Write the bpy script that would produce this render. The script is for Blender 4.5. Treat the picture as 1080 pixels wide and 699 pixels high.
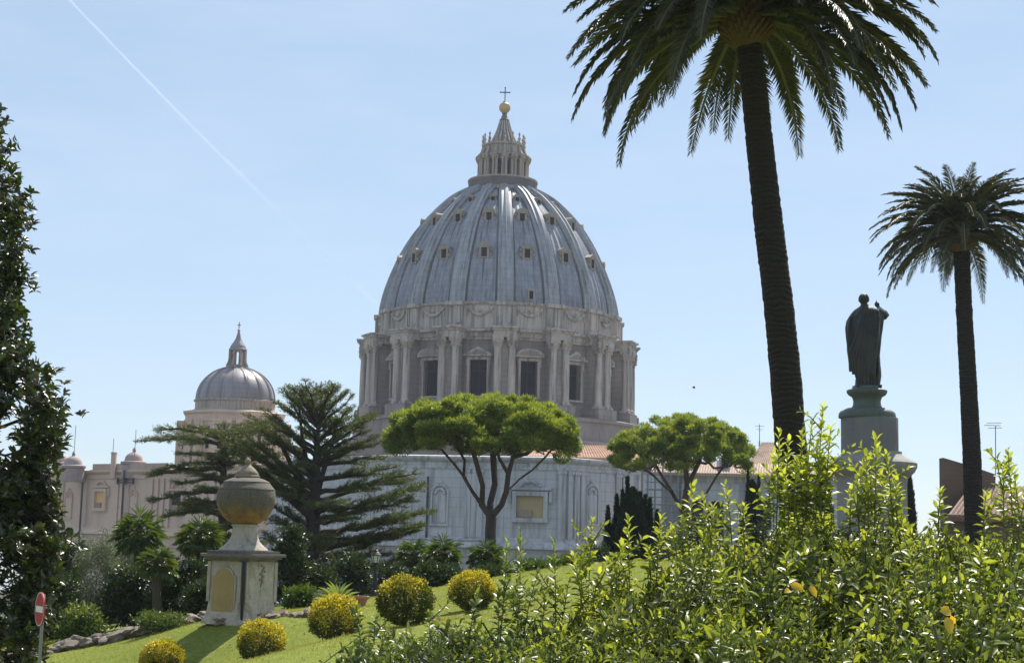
import bpy, bmesh, math, random
import numpy as np
from mathutils import Vector, Matrix

for o in list(bpy.data.objects): bpy.data.objects.remove(o, do_unlink=True)
C = bpy.context.scene.collection
sc = bpy.context.scene
PI = math.pi
R = math.radians
# ------------------------------------------------------------------ camera
F = 1580.0                       # focal length in photograph pixels (1080 wide)
PITCH = math.atan(212.5 / F)
ROLL = R(1.4)
cd = bpy.data.cameras.new('camera'); cam = bpy.data.objects.new('camera', cd); C.objects.link(cam)
CM = (Matrix.Rotation(PI/2 + PITCH, 3, 'X') @ Matrix.Rotation(ROLL, 3, 'Z'))
cam.matrix_world = CM.to_4x4()
cd.sensor_fit = 'HORIZONTAL'; cd.sensor_width = 36; cd.lens = F / 1080 * 36
cd.clip_start = .1; cd.clip_end = 60000
sc.camera = cam
# ------------------------------------------------------------------ world and sun
SUN_EL, SUN_AZ = R(54), R(24)    # azimuth measured from +Y towards +X
w = bpy.data.worlds.new("World"); sc.world = w; w.use_nodes = True
nt = w.node_tree; nt.nodes.clear()
sky = nt.nodes.new('ShaderNodeTexSky'); sky.sky_type = 'NISHITA'; sky.sun_disc = False
sky.sun_elevation = SUN_EL; sky.sun_rotation = SUN_AZ
sky.altitude = 50; sky.air_density = 1.0; sky.dust_density = 0.05; sky.ozone_density = 2.0
bg = nt.nodes.new('ShaderNodeBackground'); bg.inputs[1].default_value = 0.078
wo = nt.nodes.new('ShaderNodeOutputWorld')
# faint high cirrus, a noise over the direction of the sky
tc = nt.nodes.new('ShaderNodeTexCoord'); mp = nt.nodes.new('ShaderNodeMapping'); mp.inputs['Scale'].default_value = (2.5, 2.5, 11)
mp.inputs['Rotation'].default_value = (0.1, -0.12, 0)
nz = nt.nodes.new('ShaderNodeTexNoise'); nz.inputs['Scale'].default_value = 2.2; nz.inputs['Detail'].default_value = 8; nz.inputs['Roughness'].default_value = .6
rp = nt.nodes.new('ShaderNodeValToRGB'); rp.color_ramp.elements[0].position = .42; rp.color_ramp.elements[1].position = .85
rp.color_ramp.elements[0].color = (.55, .55, .55, 1); rp.color_ramp.elements[1].color = (.85, .85, .85, 1)
mx = nt.nodes.new('ShaderNodeMix'); mx.data_type = 'RGBA'; mx.inputs['B'].default_value = (5.2, 6.5, 8.2, 1)
nt.links.new(tc.outputs['Generated'], mp.inputs['Vector']); nt.links.new(mp.outputs[0], nz.inputs['Vector'])
nt.links.new(nz.outputs[0], rp.inputs[0]); nt.links.new(rp.outputs[0], mx.inputs['Factor'])
nt.links.new(sky.outputs[0], mx.inputs['A']); nt.links.new(mx.outputs['Result'], bg.inputs[0]); nt.links.new(bg.outputs[0], wo.inputs[0])
sd = bpy.data.lights.new('sun', 'SUN'); sun = bpy.data.objects.new('sun', sd); C.objects.link(sun)
sd.energy = 5.0; sd.angle = R(.5); sd.color = (1, .95, .86)
sdir = Vector((math.sin(SUN_AZ)*math.cos(SUN_EL), math.cos(SUN_AZ)*math.cos(SUN_EL), math.sin(SUN_EL)))
sun.rotation_euler = sdir.to_track_quat('Z', 'Y').to_euler()
sc.view_settings.view_transform = 'Standard'; sc.view_settings.look = 'None'
sc.view_settings.exposure = 0.6; sc.view_settings.gamma = 1
sc.render.engine = 'CYCLES'
cy = sc.cycles
cy.max_bounces = 8; cy.diffuse_bounces = 3; cy.glossy_bounces = 3; cy.transmission_bounces = 4; cy.transparent_max_bounces = 12
cy.volume_bounces = 0; cy.sample_clamp_indirect = 6

# ------------------------------------------------------------------ helpers
def at(px, py, Y):
    """world point seen at photograph pixel (px, py) and lying Y metres ahead"""
    d = CM @ Vector(((px-540)/F, (349.5-py)/F, -1)); d *= Y / d.y
    return d
def mpp(Y): return Y / F * 1.0
rng = np.random.default_rng(7)
random.seed(7)

ORG = {}
def empty(name, loc, label, cat, group=None):
    o = bpy.data.objects.new(name, None); C.objects.link(o); o.location = loc
    o.empty_display_size = .2
    o['label'] = label; o['category'] = cat
    if group: o['group'] = group
    ORG[o.name] = Vector(loc)
    return o
def tag(o, label=None, cat=None, group=None, kind=None):
    if label: o['label'] = label
    if cat: o['category'] = cat
    if group: o['group'] = group
    if kind: o['kind'] = kind
    return o
def link(name, me, mat, parent=None, org=None):
    o = bpy.data.objects.new(name, me); C.objects.link(o)
    if mat: me.materials.append(mat)
    if parent is not None:
        o.parent = parent; ORG[o.name] = ORG[parent.name]
    else:
        g = Vector(org) if org is not None else Vector((0, 0, 0))
        o.location = g; ORG[o.name] = g
    return o
class MB:
    """collects world-space geometry and links it as ONE mesh object"""
    def __init__(s): s.v = []; s.f = []
    def add(s, vs, fs):
        n = len(s.v); s.v += [tuple(p) for p in vs]; s.f += [tuple(i+n for i in f) for f in fs]; return s
    def box(s, c, sz, rz=0, M=None):
        x, y, z = sz[0]/2, sz[1]/2, sz[2]/2
        vs = [Vector((a*x, b*y, d*z)) for d in (-1, 1) for b in (-1, 1) for a in (-1, 1)]
        if M is None: M = Matrix.Rotation(rz, 3, 'Z')
        vs = [M @ v + Vector(c) for v in vs]
        return s.add(vs, [(0,2,3,1), (4,5,7,6), (0,1,5,4), (2,6,7,3), (0,4,6,2), (1,3,7,5)])
    def prism(s, poly, z0, z1):
        n = len(poly); vs = [(p[0], p[1], z0) for p in poly] + [(p[0], p[1], z1) for p in poly]
        fs = [(i, (i+1) % n, (i+1) % n + n, i+n) for i in range(n)] + [tuple(range(n-1, -1, -1)), tuple(range(n, 2*n))]
        return s.add(vs, fs)
    def lathe(s, prof, c, seg=48, a0=0, caps=True, sq=None):
        """prof: [(r, z)] from bottom to top, world z"""
        n = len(prof); vs = []
        for i in range(seg):
            a = a0 + 2*PI*i/seg
            for r, z in prof: vs.append((c[0]+r*math.cos(a), c[1]+r*math.sin(a), z))
        fs = []
        for i in range(seg):
            j = (i+1) % seg
            for k in range(n-1): fs.append((i*n+k, j*n+k, j*n+k+1, i*n+k+1))
        if caps:
            if prof[0][0] > 1e-4: fs.append(tuple(i*n for i in range(seg))[::-1])
            if prof[-1][0] > 1e-4: fs.append(tuple(i*n+n-1 for i in range(seg)))
        return s.add(vs, fs)
    def tube(s, pts, rad, seg=8, cap=True):
        pts = [Vector(p) for p in pts]; n = len(pts)
        if not hasattr(rad, '__len__'): rad = [rad]*n
        vs = []; u = None
        for i, p in enumerate(pts):
            d = (pts[min(i+1, n-1)] - pts[max(i-1, 0)]).normalized()
            if u is None:
                u = d.orthogonal().normalized()
            else:
                u = (u - d*u.dot(d)); u = u.normalized() if u.length > 1e-6 else d.orthogonal().normalized()
            v = d.cross(u)
            for k in range(seg):
                a = 2*PI*k/seg; vs.append(p + (u*math.cos(a) + v*math.sin(a))*rad[i])
        fs = [(i*seg+k, i*seg+(k+1) % seg, (i+1)*seg+(k+1) % seg, (i+1)*seg+k) for i in range(n-1) for k in range(seg)]
        if cap: fs += [tuple(range(seg))[::-1], tuple(range((n-1)*seg, n*seg))]
        return s.add(vs, fs)
    def ball(s, c, r, seg=16, sc3=(1, 1, 1), M=None):
        vs = []; fs = []; m = seg//2
        for i in range(m+1):
            t = PI*i/m
            for k in range(seg):
                a = 2*PI*k/seg
                p = Vector((math.sin(t)*math.cos(a)*sc3[0], math.sin(t)*math.sin(a)*sc3[1], math.cos(t)*sc3[2]))*r
                if M is not None: p = M @ p
                vs.append(p + Vector(c))
        for i in range(m):
            for k in range(seg):
                fs.append((i*seg+k, (i+1)*seg+k, (i+1)*seg+(k+1) % seg, i*seg+(k+1) % seg))
        return s.add(vs, fs)
    def build(s, name, mat, parent=None, smooth=False, org=None, sharp=35):
        me = bpy.data.meshes.new(name)
        g = ORG[parent.name] if parent is not None else (Vector(org) if org is not None else Vector((0, 0, 0)))
        me.from_pydata([(x-g.x, y-g.y, z-g.z) for x, y, z in s.v], [], s.f)
        me.validate()
        if smooth:
            me.shade_smooth()
            me.set_sharp_from_angle(angle=R(sharp))
        return link(name, me, mat, parent, org)

# ------------------------------------------------------------------ materials
def newmat(name):
    m = bpy.data.materials.new(name); m.use_nodes = True; m.node_tree.nodes.clear(); return m
def N(m, t, **kw):
    n = m.node_tree.nodes.new(t)
    for k, v in kw.items():
        if hasattr(n, k): setattr(n, k, v)
        else: n.inputs[k].default_value = v
    return n
def L(m, a, b): m.node_tree.links.new(a, b)
def c4(c): return (c[0], c[1], c[2], 1)
def mixc(m, fac, a, b, blend='MIX'):
    x = m.node_tree.nodes.new('ShaderNodeMix'); x.data_type = 'RGBA'; x.blend_type = blend
    if isinstance(fac, (int, float)): x.inputs['Factor'].default_value = fac
    else: L(m, fac, x.inputs['Factor'])
    for s, v in (('A', a), ('B', b)):
        if isinstance(v, (tuple, list)): x.inputs[s].default_value = c4(v)
        else: L(m, v, x.inputs[s])
    return x.outputs['Result']
def noise(m, scale, detail=5, rough=.55, sc3=(1, 1, 1), lo=.35, hi=.65, coord='Object', loc=(0, 0, 0)):
    t = N(m, 'ShaderNodeTexCoord'); mp = N(m, 'ShaderNodeMapping'); mp.inputs['Scale'].default_value = sc3; mp.inputs['Location'].default_value = loc
    n = N(m, 'ShaderNodeTexNoise'); n.inputs['Scale'].default_value = scale; n.inputs['Detail'].default_value = detail; n.inputs['Roughness'].default_value = rough
    L(m, t.outputs[coord], mp.inputs[0]); L(m, mp.outputs[0], n.inputs['Vector'])
    r = N(m, 'ShaderNodeMapRange'); r.inputs['From Min'].default_value = lo; r.inputs['From Max'].default_value = hi
    L(m, n.outputs[0], r.inputs[0]); return r.outputs[0]
def finish(m, col, rough=.8, bump=None, bstr=.3, bdist=.05, metal=0, spec=.5):
    b = N(m, 'ShaderNodeBsdfPrincipled'); o = N(m, 'ShaderNodeOutputMaterial')
    if isinstance(col, (tuple, list)): b.inputs['Base Color'].default_value = c4(col)
    else: L(m, col, b.inputs['Base Color'])
    if isinstance(rough, (int, float)): b.inputs['Roughness'].default_value = rough
    else: L(m, rough, b.inputs['Roughness'])
    b.inputs['Metallic'].default_value = metal; b.inputs['Specular IOR Level'].default_value = spec
    if bump is not None:
        q = N(m, 'ShaderNodeBump'); q.inputs['Strength'].default_value = bstr; q.inputs['Distance'].default_value = bdist
        L(m, bump, q.inputs['Height']); L(m, q.outputs[0], b.inputs['Normal'])
    L(m, b.outputs[0], o.inputs[0]); return m
def stone(name, a, b, stain, sscale=.25, streak=.5, vs=.35, rough=.85, fine=2.0, bstr=.3, bdist=.08, lo=.5, hi=.75, course=None):
    m = newmat(name)
    c = mixc(m, noise(m, sscale, 6), a, b)
    c = mixc(m, noise(m, fine, 6, .7, lo=.3, hi=.7), c, tuple(x*.8 for x in a))
    st = noise(m, 1, 6, .65, sc3=(vs*3, vs*3, vs*.18), lo=lo, hi=hi)
    k = N(m, 'ShaderNodeMath', operation='MULTIPLY'); L(m, st, k.inputs[0]); k.inputs[1].default_value = streak
    c = mixc(m, k.outputs[0], c, stain)
    if course:
        t = N(m, 'ShaderNodeTexCoord'); sp = N(m, 'ShaderNodeSeparateXYZ'); L(m, t.outputs['Object'], sp.inputs[0])
        u = N(m, 'ShaderNodeMath', operation='MODULO'); L(m, sp.outputs['Z'], u.inputs[0]); u.inputs[1].default_value = course
        g = N(m, 'ShaderNodeMath', operation='LESS_THAN'); L(m, u.outputs[0], g.inputs[0]); g.inputs[1].default_value = course*.09
        g2 = N(m, 'ShaderNodeMath', operation='MULTIPLY'); L(m, g.outputs[0], g2.inputs[0]); g2.inputs[1].default_value = .3
        c = mixc(m, g2.outputs[0], c, stain)
    return finish(m, c, rough, noise(m, fine*1.5, 6, .7, lo=0, hi=1), bstr, bdist)
def leafmat(name, a, b, yel=None, trans=.35, tcol=None, rough=.4, spec=.5, under=None):
    """two leaf colours mixed per leaf; attribute 'tint' 0..1 mixes in a third (new growth, yellow tips, brown, painted sun on pine tops)"""
    m = newmat(name)
    g = N(m, 'ShaderNodeNewGeometry')
    c = mixc(m, g.outputs['Random Per Island'], a, b)
    if yel is not None:
        at_ = N(m, 'ShaderNodeAttribute'); at_.attribute_name = 'tint'
        c = mixc(m, at_.outputs['Fac'], c, yel)
    if under is not None: cu = mixc(m, g.outputs['Backfacing'], c, under)
    else: cu = c
    p = N(m, 'ShaderNodeBsdfPrincipled'); L(m, cu, p.inputs['Base Color']); p.inputs['Roughness'].default_value = rough; p.inputs['Specular IOR Level'].default_value = spec
    t = N(m, 'ShaderNodeBsdfTranslucent'); tc_ = mixc(m, 1.0, c, tcol or (1.6, 1.5, .6), 'MULTIPLY'); L(m, tc_, t.inputs[0])
    x = N(m, 'ShaderNodeMixShader'); x.inputs[0].default_value = trans; L(m, p.outputs[0], x.inputs[1]); L(m, t.outputs[0], x.inputs[2])
    o = N(m, 'ShaderNodeOutputMaterial'); L(m, x.outputs[0], o.inputs[0]); return m

TRAV = stone('travertine', (.58, .50, .44), (.38, .325, .29), (.07, .058, .052), .25, .85, .45, lo=.46, hi=.68)
TRAVC = stone('travertine_coursed', (.36, .30, .27), (.23, .19, .175), (.06, .05, .048), .15, .75, .35, course=1.1)
LANT = stone('lantern_stone', (.50, .41, .335), (.34, .275, .225), (.09, .07, .06), .5, .75, .8, lo=.46, hi=.7)
WHITE = stone('pale_travertine', (.58, .585, .60), (.43, .44, .46), (.15, .145, .15), .06, .8, .3, course=1.6, fine=.8, lo=.47, hi=.72)
WTRIM = stone('pale_trim', (.58, .58, .59), (.42, .42, .44), (.12, .115, .115), .08, .85, .35, fine=.8, lo=.46, hi=.7)
CREAM = stone('cream_plaster', (.74, .545, .43), (.60, .45, .355), (.26, .20, .17), .05, .45, .2, fine=.6)
PINK = stone('pink_plaster', (.55, .39, .31), (.46, .33, .27), (.25, .18, .15), .05, .35, .2, fine=.6)
BRICK = stone('old_brick', (.24, .16, .125), (.17, .115, .095), (.07, .05, .045), .2, .5, .4, course=.5)
OCHRE = finish(newmat('ochre_wall'), (.62, .42, .15), .9)
DARKG = finish(newmat('dark_opening'), (.012, .012, .016), .7, spec=.1)
BLUEG = finish(newmat('blue_glass'), (.10, .13, .20), .25)
GOLD = stone('gilt_bronze', (.62, .43, .18), (.45, .30, .12), (.2, .12, .05), 1, .3, .8, rough=.45, bstr=.05)
IRON = finish(newmat('dark_iron'), (.03, .03, .032), .5, metal=.6)
STEEL = finish(newmat('scaffold_steel'), (.25, .25, .26), .5, metal=.5)

def lead_mat(name, a, b, stain, c0, rough=.42):
    """lead sheets: streaks run down the shell, noise laid out in (angle, height) about the dome axis"""
    m = newmat(name)
    t = N(m, 'ShaderNodeTexCoord'); mp = N(m, 'ShaderNodeMapping'); mp.inputs['Location'].default_value = (-c0[0], -c0[1], 0)
    L(m, t.outputs['Object'], mp.inputs[0]); sp = N(m, 'ShaderNodeSeparateXYZ'); L(m, mp.outputs[0], sp.inputs[0])
    an = N(m, 'ShaderNodeMath', operation='ARCTAN2'); L(m, sp.outputs['Y'], an.inputs[0]); L(m, sp.outputs['X'], an.inputs[1])
    def field(ka, kz, sc_, lo, hi, det=5):
        x = N(m, 'ShaderNodeMath', operation='MULTIPLY'); L(m, an.outputs[0], x.inputs[0]); x.inputs[1].default_value = ka
        z = N(m, 'ShaderNodeMath', operation='MULTIPLY'); L(m, sp.outputs['Z'], z.inputs[0]); z.inputs[1].default_value = kz
        cb = N(m, 'ShaderNodeCombineXYZ'); L(m, x.outputs[0], cb.inputs[0]); L(m, z.outputs[0], cb.inputs[1])
        n = N(m, 'ShaderNodeTexNoise'); n.inputs['Scale'].default_value = sc_; n.inputs['Detail'].default_value = det; n.inputs['Roughness'].default_value = .65
        L(m, cb.outputs[0], n.inputs['Vector'])
        r = N(m, 'ShaderNodeMapRange'); r.inputs['From Min'].default_value = lo; r.inputs['From Max'].default_value = hi; L(m, n.outputs[0], r.inputs[0]); return r.outputs[0]
    c = mixc(m, field(14, .25, 1.5, .35, .65), a, b)
    s1 = field(45, .10, 1.2, .5, .72)
    k = N(m, 'ShaderNodeMath', operation='MULTIPLY'); L(m, s1, k.inputs[0]); k.inputs[1].default_value = .95
    c = mixc(m, k.outputs[0], c, stain)
    s2 = field(60, .12, 1.1, .58, .75); k2 = N(m, 'ShaderNodeMath', operation='MULTIPLY'); L(m, s2, k2.inputs[0]); k2.inputs[1].default_value = .55
    c = mixc(m, k2.outputs[0], c, (.5, .47, .46))
    u = N(m, 'ShaderNodeMath', operation='MODULO'); L(m, sp.outputs['Z'], u.inputs[0]); u.inputs[1].default_value = 1.15
    g = N(m, 'ShaderNodeMath', operation='LESS_THAN'); L(m, u.outputs[0], g.inputs[0]); g.inputs[1].default_value = .14
    g2 = N(m, 'ShaderNodeMath', operation='MULTIPLY'); L(m, g.outputs[0], g2.inputs[0]); g2.inputs[1].default_value = .3
    c = mixc(m, g2.outputs[0], c, tuple(x*.5 for x in b))
    return finish(m, c, rough, field(30, 1.2, 3, 0, 1), .25, .1, spec=.6)

# leaves built in bulk ----------------------------------------------------------
def unit(a): return a / np.maximum(np.linalg.norm(a, axis=1, keepdims=True), 1e-9)
T_TRI = (np.array([(0, -.5, 0), (0, .5, 0), (1, 0, 0)]), [(0, 1, 2)])
T_DIA = (np.array([(0, 0, 0), (.45, .5, .10), (1, 0, -.05), (.45, -.5, .10)]), [(0, 2, 1), (0, 3, 2)])
T_LEAF = (np.array([(0, 0, 0), (.3, .42, .10), (.7, .40, .04), (1, 0, -.16), (.7, -.40, .04), (.3, -.42, .10), (.3, 0, .0), (.7, 0, -.05)]),
          [(0, 6, 1), (1, 6, 7, 2), (2, 7, 3), (0, 5, 6), (5, 4, 7, 6), (4, 3, 7)])
def leaves(name, P, D, S, W, mat, parent, tmpl=T_DIA, up=None, tint=None, smooth=False, extra=None, org=None):
    P = np.asarray(P, float); D = unit(np.asarray(D, float)); n = len(P)
    S = np.broadcast_to(np.asarray(S, float), (n,)); W = np.broadcast_to(np.asarray(W, float), (n,))
    if up is None: up = rng.normal(size=(n, 3)) + np.array([0, 0, .8])
    sd_ = unit(np.cross(D, up)); nr = np.cross(sd_, D)
    T, fc = tmpl; k = len(T)
    V = P[:, None, :] + D[:, None, :]*(T[None, :, 0:1]*S[:, None, None]) + sd_[:, None, :]*(T[None, :, 1:2]*(S*W)[:, None, None]) + nr[:, None, :]*(T[None, :, 2:3]*S[:, None, None])
    g = ORG[parent.name] if parent is not None else Vector(org or (0, 0, 0))
    V = (V - np.array(g)).reshape(-1, 3)
    lens = np.array([len(f) for f in fc]); loop = np.concatenate([np.array(f) for f in fc])
    idx = (loop[None, :] + (np.arange(n)*k)[:, None]).ravel()
    tot = np.tile(lens, n); start = np.concatenate([[0], np.cumsum(tot)[:-1]])
    me = bpy.data.meshes.new(name); me.vertices.add(len(V)); me.vertices.foreach_set('co', V.ravel().astype(np.float32))
    me.loops.add(len(idx)); me.loops.foreach_set('vertex_index', idx.astype(np.int32))
    me.polygons.add(len(tot)); me.polygons.foreach_set('loop_start', start.astype(np.int32)); me.polygons.foreach_set('loop_total', tot.astype(np.int32))
    if smooth: me.polygons.foreach_set('use_smooth', np.ones(len(tot), bool))
    me.update(calc_edges=True)
    if tint is not None:
        a = me.attributes.new('tint', 'FLOAT', 'FACE'); a.data.foreach_set('value', np.repeat(np.clip(tint, 0, 1), len(fc)).astype(np.float32))
    return link(name, me, mat, parent, org)
def clump_leaves(cs, rs, per, flat=1.0, shell=.6, out=.6, upb=.3):
    """positions and directions of leaves in clumps; returns P, D, depth(0 inside..1 outside), topness"""
    cs = np.asarray(cs, float); rs = np.broadcast_to(np.asarray(rs, float), (len(cs),))
    n = len(cs)*per; d = unit(rng.normal(size=(n, 3))); q = rng.uniform(0, 1, n)**shell
    r = np.repeat(rs, per)*q
    off = d*r[:, None]; off[:, 2] *= flat
    P = np.repeat(cs, per, axis=0) + off
    D = unit(d*out + rng.normal(size=(n, 3))*.5 + np.array([0, 0, upb]))
    return P, D, q, d[:, 2]

# a woody skeleton that reaches a set of target points ---------------------------
def skeleton(limbs, targets, r_tip=.02, expo=2.3, wig=.12, rmax=None, bias=.3, mids=2, seed=1):
    """limbs: list of polylines (each starts at an existing point, the first at the ground)"""
    rs = np.random.default_rng(seed)
    pos = []; par = []
    def near(p):
        a = np.array(pos); return int(np.argmin(((a-np.array(p))**2).sum(1)))
    for L_ in limbs:
        pr = -1 if not pos else near(L_[0])
        st = L_ if not pos else L_[1:]
        for p in st:
            pos.append(tuple(p)); par.append(pr); pr = len(pos)-1
    nb = len(pos)
    base = np.array(pos[0])
    tg = np.asarray(targets, float)
    o = np.argsort(((tg-np.array(pos[nb-1]))**2).sum(1))
    hub = np.array(pos[:nb]).mean(0)
    o = np.argsort(((tg-hub)**2).sum(1))
    for i in o:
        t = tg[i]; a = np.array(pos); dd = np.sqrt(((a-t)**2).sum(1)); pen = dd + bias*np.maximum(a[:, 2]-t[2]+.2, 0)*2
        pen[:1] += 50
        j = int(np.argmin(pen)); p0 = a[j]; pr = j
        for m_ in range(1, mids+1):
            u = m_/(mids+1); q = p0*(1-u) + t*u + rs.normal(size=3)*wig*dd[j]*.5
            q[2] -= .12*dd[j]*math.sin(PI*u)
            pos.append(tuple(q)); par.append(pr); pr = len(pos)-1
        pos.append(tuple(t)); par.append(pr)
    n = len(pos); acc = np.full(n, 0.0); kids = np.zeros(n, int)
    for i in range(n):
        if par[i] >= 0: kids[par[i]] += 1
    for i in range(n-1, -1, -1):
        if kids[i] == 0: acc[i] = r_tip**expo
    order = list(range(n-1, -1, -1))
    for i in order:
        if par[i] >= 0: acc[par[i]] += acc[i]
    rad = acc**(1/expo)
    if rmax: rad = rad * (rmax/rad[0]) if rad[0] > 0 else rad
    rad = np.maximum(rad, r_tip*.5)
    return np.array(pos), par, rad
def skel_mesh(mb, pos, par, rad, seg=6):
    n = len(pos)
    for i in range(n):
        if par[i] < 0: continue
        a, b = Vector(pos[par[i]]), Vector(pos[i])
        if (a-b).length < 1e-4: continue
        r0 = min(rad[par[i]], rad[i]*1.25) if par[par[i]] >= 0 or True else rad[par[i]]
        mb.tube([a - (b-a).normalized()*r0*.4, b], [r0, rad[i]], seg, cap=False)

# ------------------------------------------------------------------ terrain
def tps_fit(pts, lam=.05):
    X = np.array([(p[0], p[1]) for p in pts]); z = np.array([p[2] for p in pts]); n = len(X)
    def U(r2): return np.where(r2 > 0, .5*r2*np.log(np.maximum(r2, 1e-12)), 0)
    K = U(((X[:, None]-X[None])**2).sum(2)) + lam*np.eye(n); Pm = np.hstack([np.ones((n, 1)), X])
    A = np.block([[K, Pm], [Pm.T, np.zeros((3, 3))]]); s = np.linalg.solve(A, np.concatenate([z, np.zeros(3)]))
    def f(x, y):
        q = np.stack([np.ravel(x), np.ravel(y)], 1); r2 = ((q[:, None]-X[None])**2).sum(2)
        return (U(r2) @ s[:n] + s[n] + q @ s[n+1:]).reshape(np.shape(x))
    return f
BUSH = [(170, 715, 34), (274, 697, 31.6), (353, 675, 28.7), (427, 659, 26.8), (498, 643, 33)]
cpx = [at(*b) for b in BUSH] + [at(20, 692, 40), at(120, 678, 39), at(215, 656, 37.5), at(257, 652, 36.6), at(300, 650, 37.2), at(335, 646, 37), at(-60, 700, 40),
       at(350, 640, 41), at(425, 634, 41), at(480, 626, 41), at(560, 622, 39), at(605, 603, 42), at(650, 592, 45), at(710, 592, 46), at(800, 600, 45),
       at(640, 650, 27), at(100, 668, 46), at(220, 645, 47), at(600, 600, 50), at(380, 632, 49)]
cpx += [Vector(q) for q in ((0, 0, -1.65), (6, 0, -1.45), (-8, 2, -3.0), (3, 9, -1.6), (-3, 9, -2.0), (8, 9, -1.5), (-14, 20, -4.2), (10, 22, -1.3), (20, 30, -1.3), (30, 45, -1.8), (-30, 40, -5), (-25, 10, -5), (25, 5, -1.5))]
_tps = tps_fit(cpx)
def sstep(a, b, x):
    t = np.clip((x-a)/(b-a), 0, 1); return t*t*(3-2*t)
def gz(x, y):
    x = np.asarray(x, float); y = np.asarray(y, float)
    xc = np.clip(x, -28, 30); yc = np.clip(y, -8, 50)
    z = _tps(xc, yc)
    z = z - .19*np.maximum(y-50, 0)*sstep(47, 62, y)
    z = z - .1*np.maximum(np.abs(x)-28, 0)
    return np.maximum(z, -44.0)
def g1(x, y): return float(gz(np.array([x]), np.array([y]))[0])
def base(px, Y):
    """the ground point at photograph column px, Y ahead"""
    p = at(px, 600, Y); z = g1(p.x, Y)
    for _ in range(3):
        d = CM.transposed() @ Vector((p.x, Y, z)); py = 349.5 + F*(-d.y)/(-d.z)*1.0
        p = at(px, py, Y); z = g1(p.x, Y)
    return Vector((p.x, Y, z))

GRASS = newmat('grass_turf')
_c = mixc(GRASS, noise(GRASS, .35, 4), (.205, .235, .05), (.25, .275, .065))
_c = mixc(GRASS, noise(GRASS, 9, 5, .7), _c, (.13, .165, .032))
_m = N(GRASS, 'ShaderNodeMath', operation='MULTIPLY'); L(GRASS, noise(GRASS, .9, 5, .6, lo=.58, hi=.7, loc=(5, 2, 0)), _m.inputs[0]); _m.inputs[1].default_value = .75
_c = mixc(GRASS, _m.outputs[0], _c, (.34, .30, .13))
# under the trees beyond the lawn the ground is bare earth and leaf litter
_g = N(GRASS, 'ShaderNodeNewGeometry'); _s = N(GRASS, 'ShaderNodeSeparateXYZ'); L(GRASS, _g.outputs['Position'], _s.inputs[0])
_r = N(GRASS, 'ShaderNodeMapRange'); _r.inputs['From Min'].default_value = 48; _r.inputs['From Max'].default_value = 53; L(GRASS, _s.outputs['Y'], _r.inputs[0])
_c = mixc(GRASS, _r.outputs[0], _c, (.075, .075, .04))
finish(GRASS, _c, .9, noise(GRASS, 30, 4, .7, lo=0, hi=1), .6, .04, spec=.02)
xs = np.unique(np.concatenate([np.linspace(-900, -60, 22), np.linspace(-60, -20, 27), np.linspace(-20, 20, 100), np.linspace(20, 60, 27), np.linspace(60, 900, 22)]))
ys = np.unique(np.concatenate([np.linspace(-60, 0, 13), np.linspace(0, 56, 130), np.linspace(56, 300, 50), np.linspace(300, 960, 14)]))
GX, GY = np.meshgrid(xs, ys); GZ = gz(GX, GY)
me = bpy.data.meshes.new('lawn_ground'); nx, ny = len(xs), len(ys)
me.from_pydata(np.stack([GX.ravel(), GY.ravel(), GZ.ravel()], 1).tolist(), [], [(j*nx+i, j*nx+i+1, (j+1)*nx+i+1, (j+1)*nx+i) for j in range(ny-1) for i in range(nx-1)])
me.shade_smooth()
tag(link('ground', me, GRASS), kind='structure')

# haze ------------------------------------------------------------------
HZ = newmat('haze_air'); pv = N(HZ, 'ShaderNodeVolumePrincipled'); pv.inputs['Color'].default_value = (.80, .88, 1, 1)
pv.inputs['Density'].default_value = .00014; pv.inputs['Anisotropy'].default_value = .3
ho = N(HZ, 'ShaderNodeOutputMaterial'); L(HZ, pv.outputs[0], ho.inputs['Volume'])
tag(MB().box((0, 450, 28), (1900, 1080, 148)).build('haze', HZ), 'thin pale air between the camera and the basilica', kind='stuff')

# ================================================================== BASILICA
DC = at(524, 440, 314); CX, CY = DC.x, DC.y
def zz(py, Y=314, px=526): return at(px, py, Y).z
PX = (at(624, 400, 314)-at(524, 400, 314)).length/100     # metres per pixel at the dome's axis
bas = empty('basilica', (CX, CY, -44), 'huge domed stone basilica rising behind the pines, with a smaller domed chapel at its left', 'basilica')
def pol(a, r, z=None):
    """a: angle about the dome axis, 0 towards the camera, positive to the right"""
    p = (CX + r*math.sin(a), CY - r*math.cos(a))
    return Vector((p[0], p[1], z)) if z is not None else p
def arc(mb, a0, a1, r0, r1, z0, z1, n=6):
    poly = [pol(a0+(a1-a0)*i/n, r1) for i in range(n+1)] + [pol(a1+(a0-a1)*i/n, r0) for i in range(n+1)]
    return mb.prism(poly, z0, z1)
def rframe(a): return Matrix.Rotation(a, 3, 'Z')    # local x = tangent, local -y = outwards
def lbox(mb, a, rc, tx, z, sx, sr, sz):
    """box centred at radius rc, tangential offset tx, centre height z; size tangential, radial, vertical"""
    M = rframe(a); o = Vector((CX, CY, z)) + M @ Vector((tx, -rc, 0))
    mb.box(o, (sx, sr, sz), M=M)
TH0 = R(3.0); STEP = R(22.5)
KS = [k for k in range(-5, 6)]
zc0, zc1 = 24.6, 39.4          # foot of the columns, top of their entablature
zA1 = zz(337)                  # top of the attic
RW = 25.0
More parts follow.
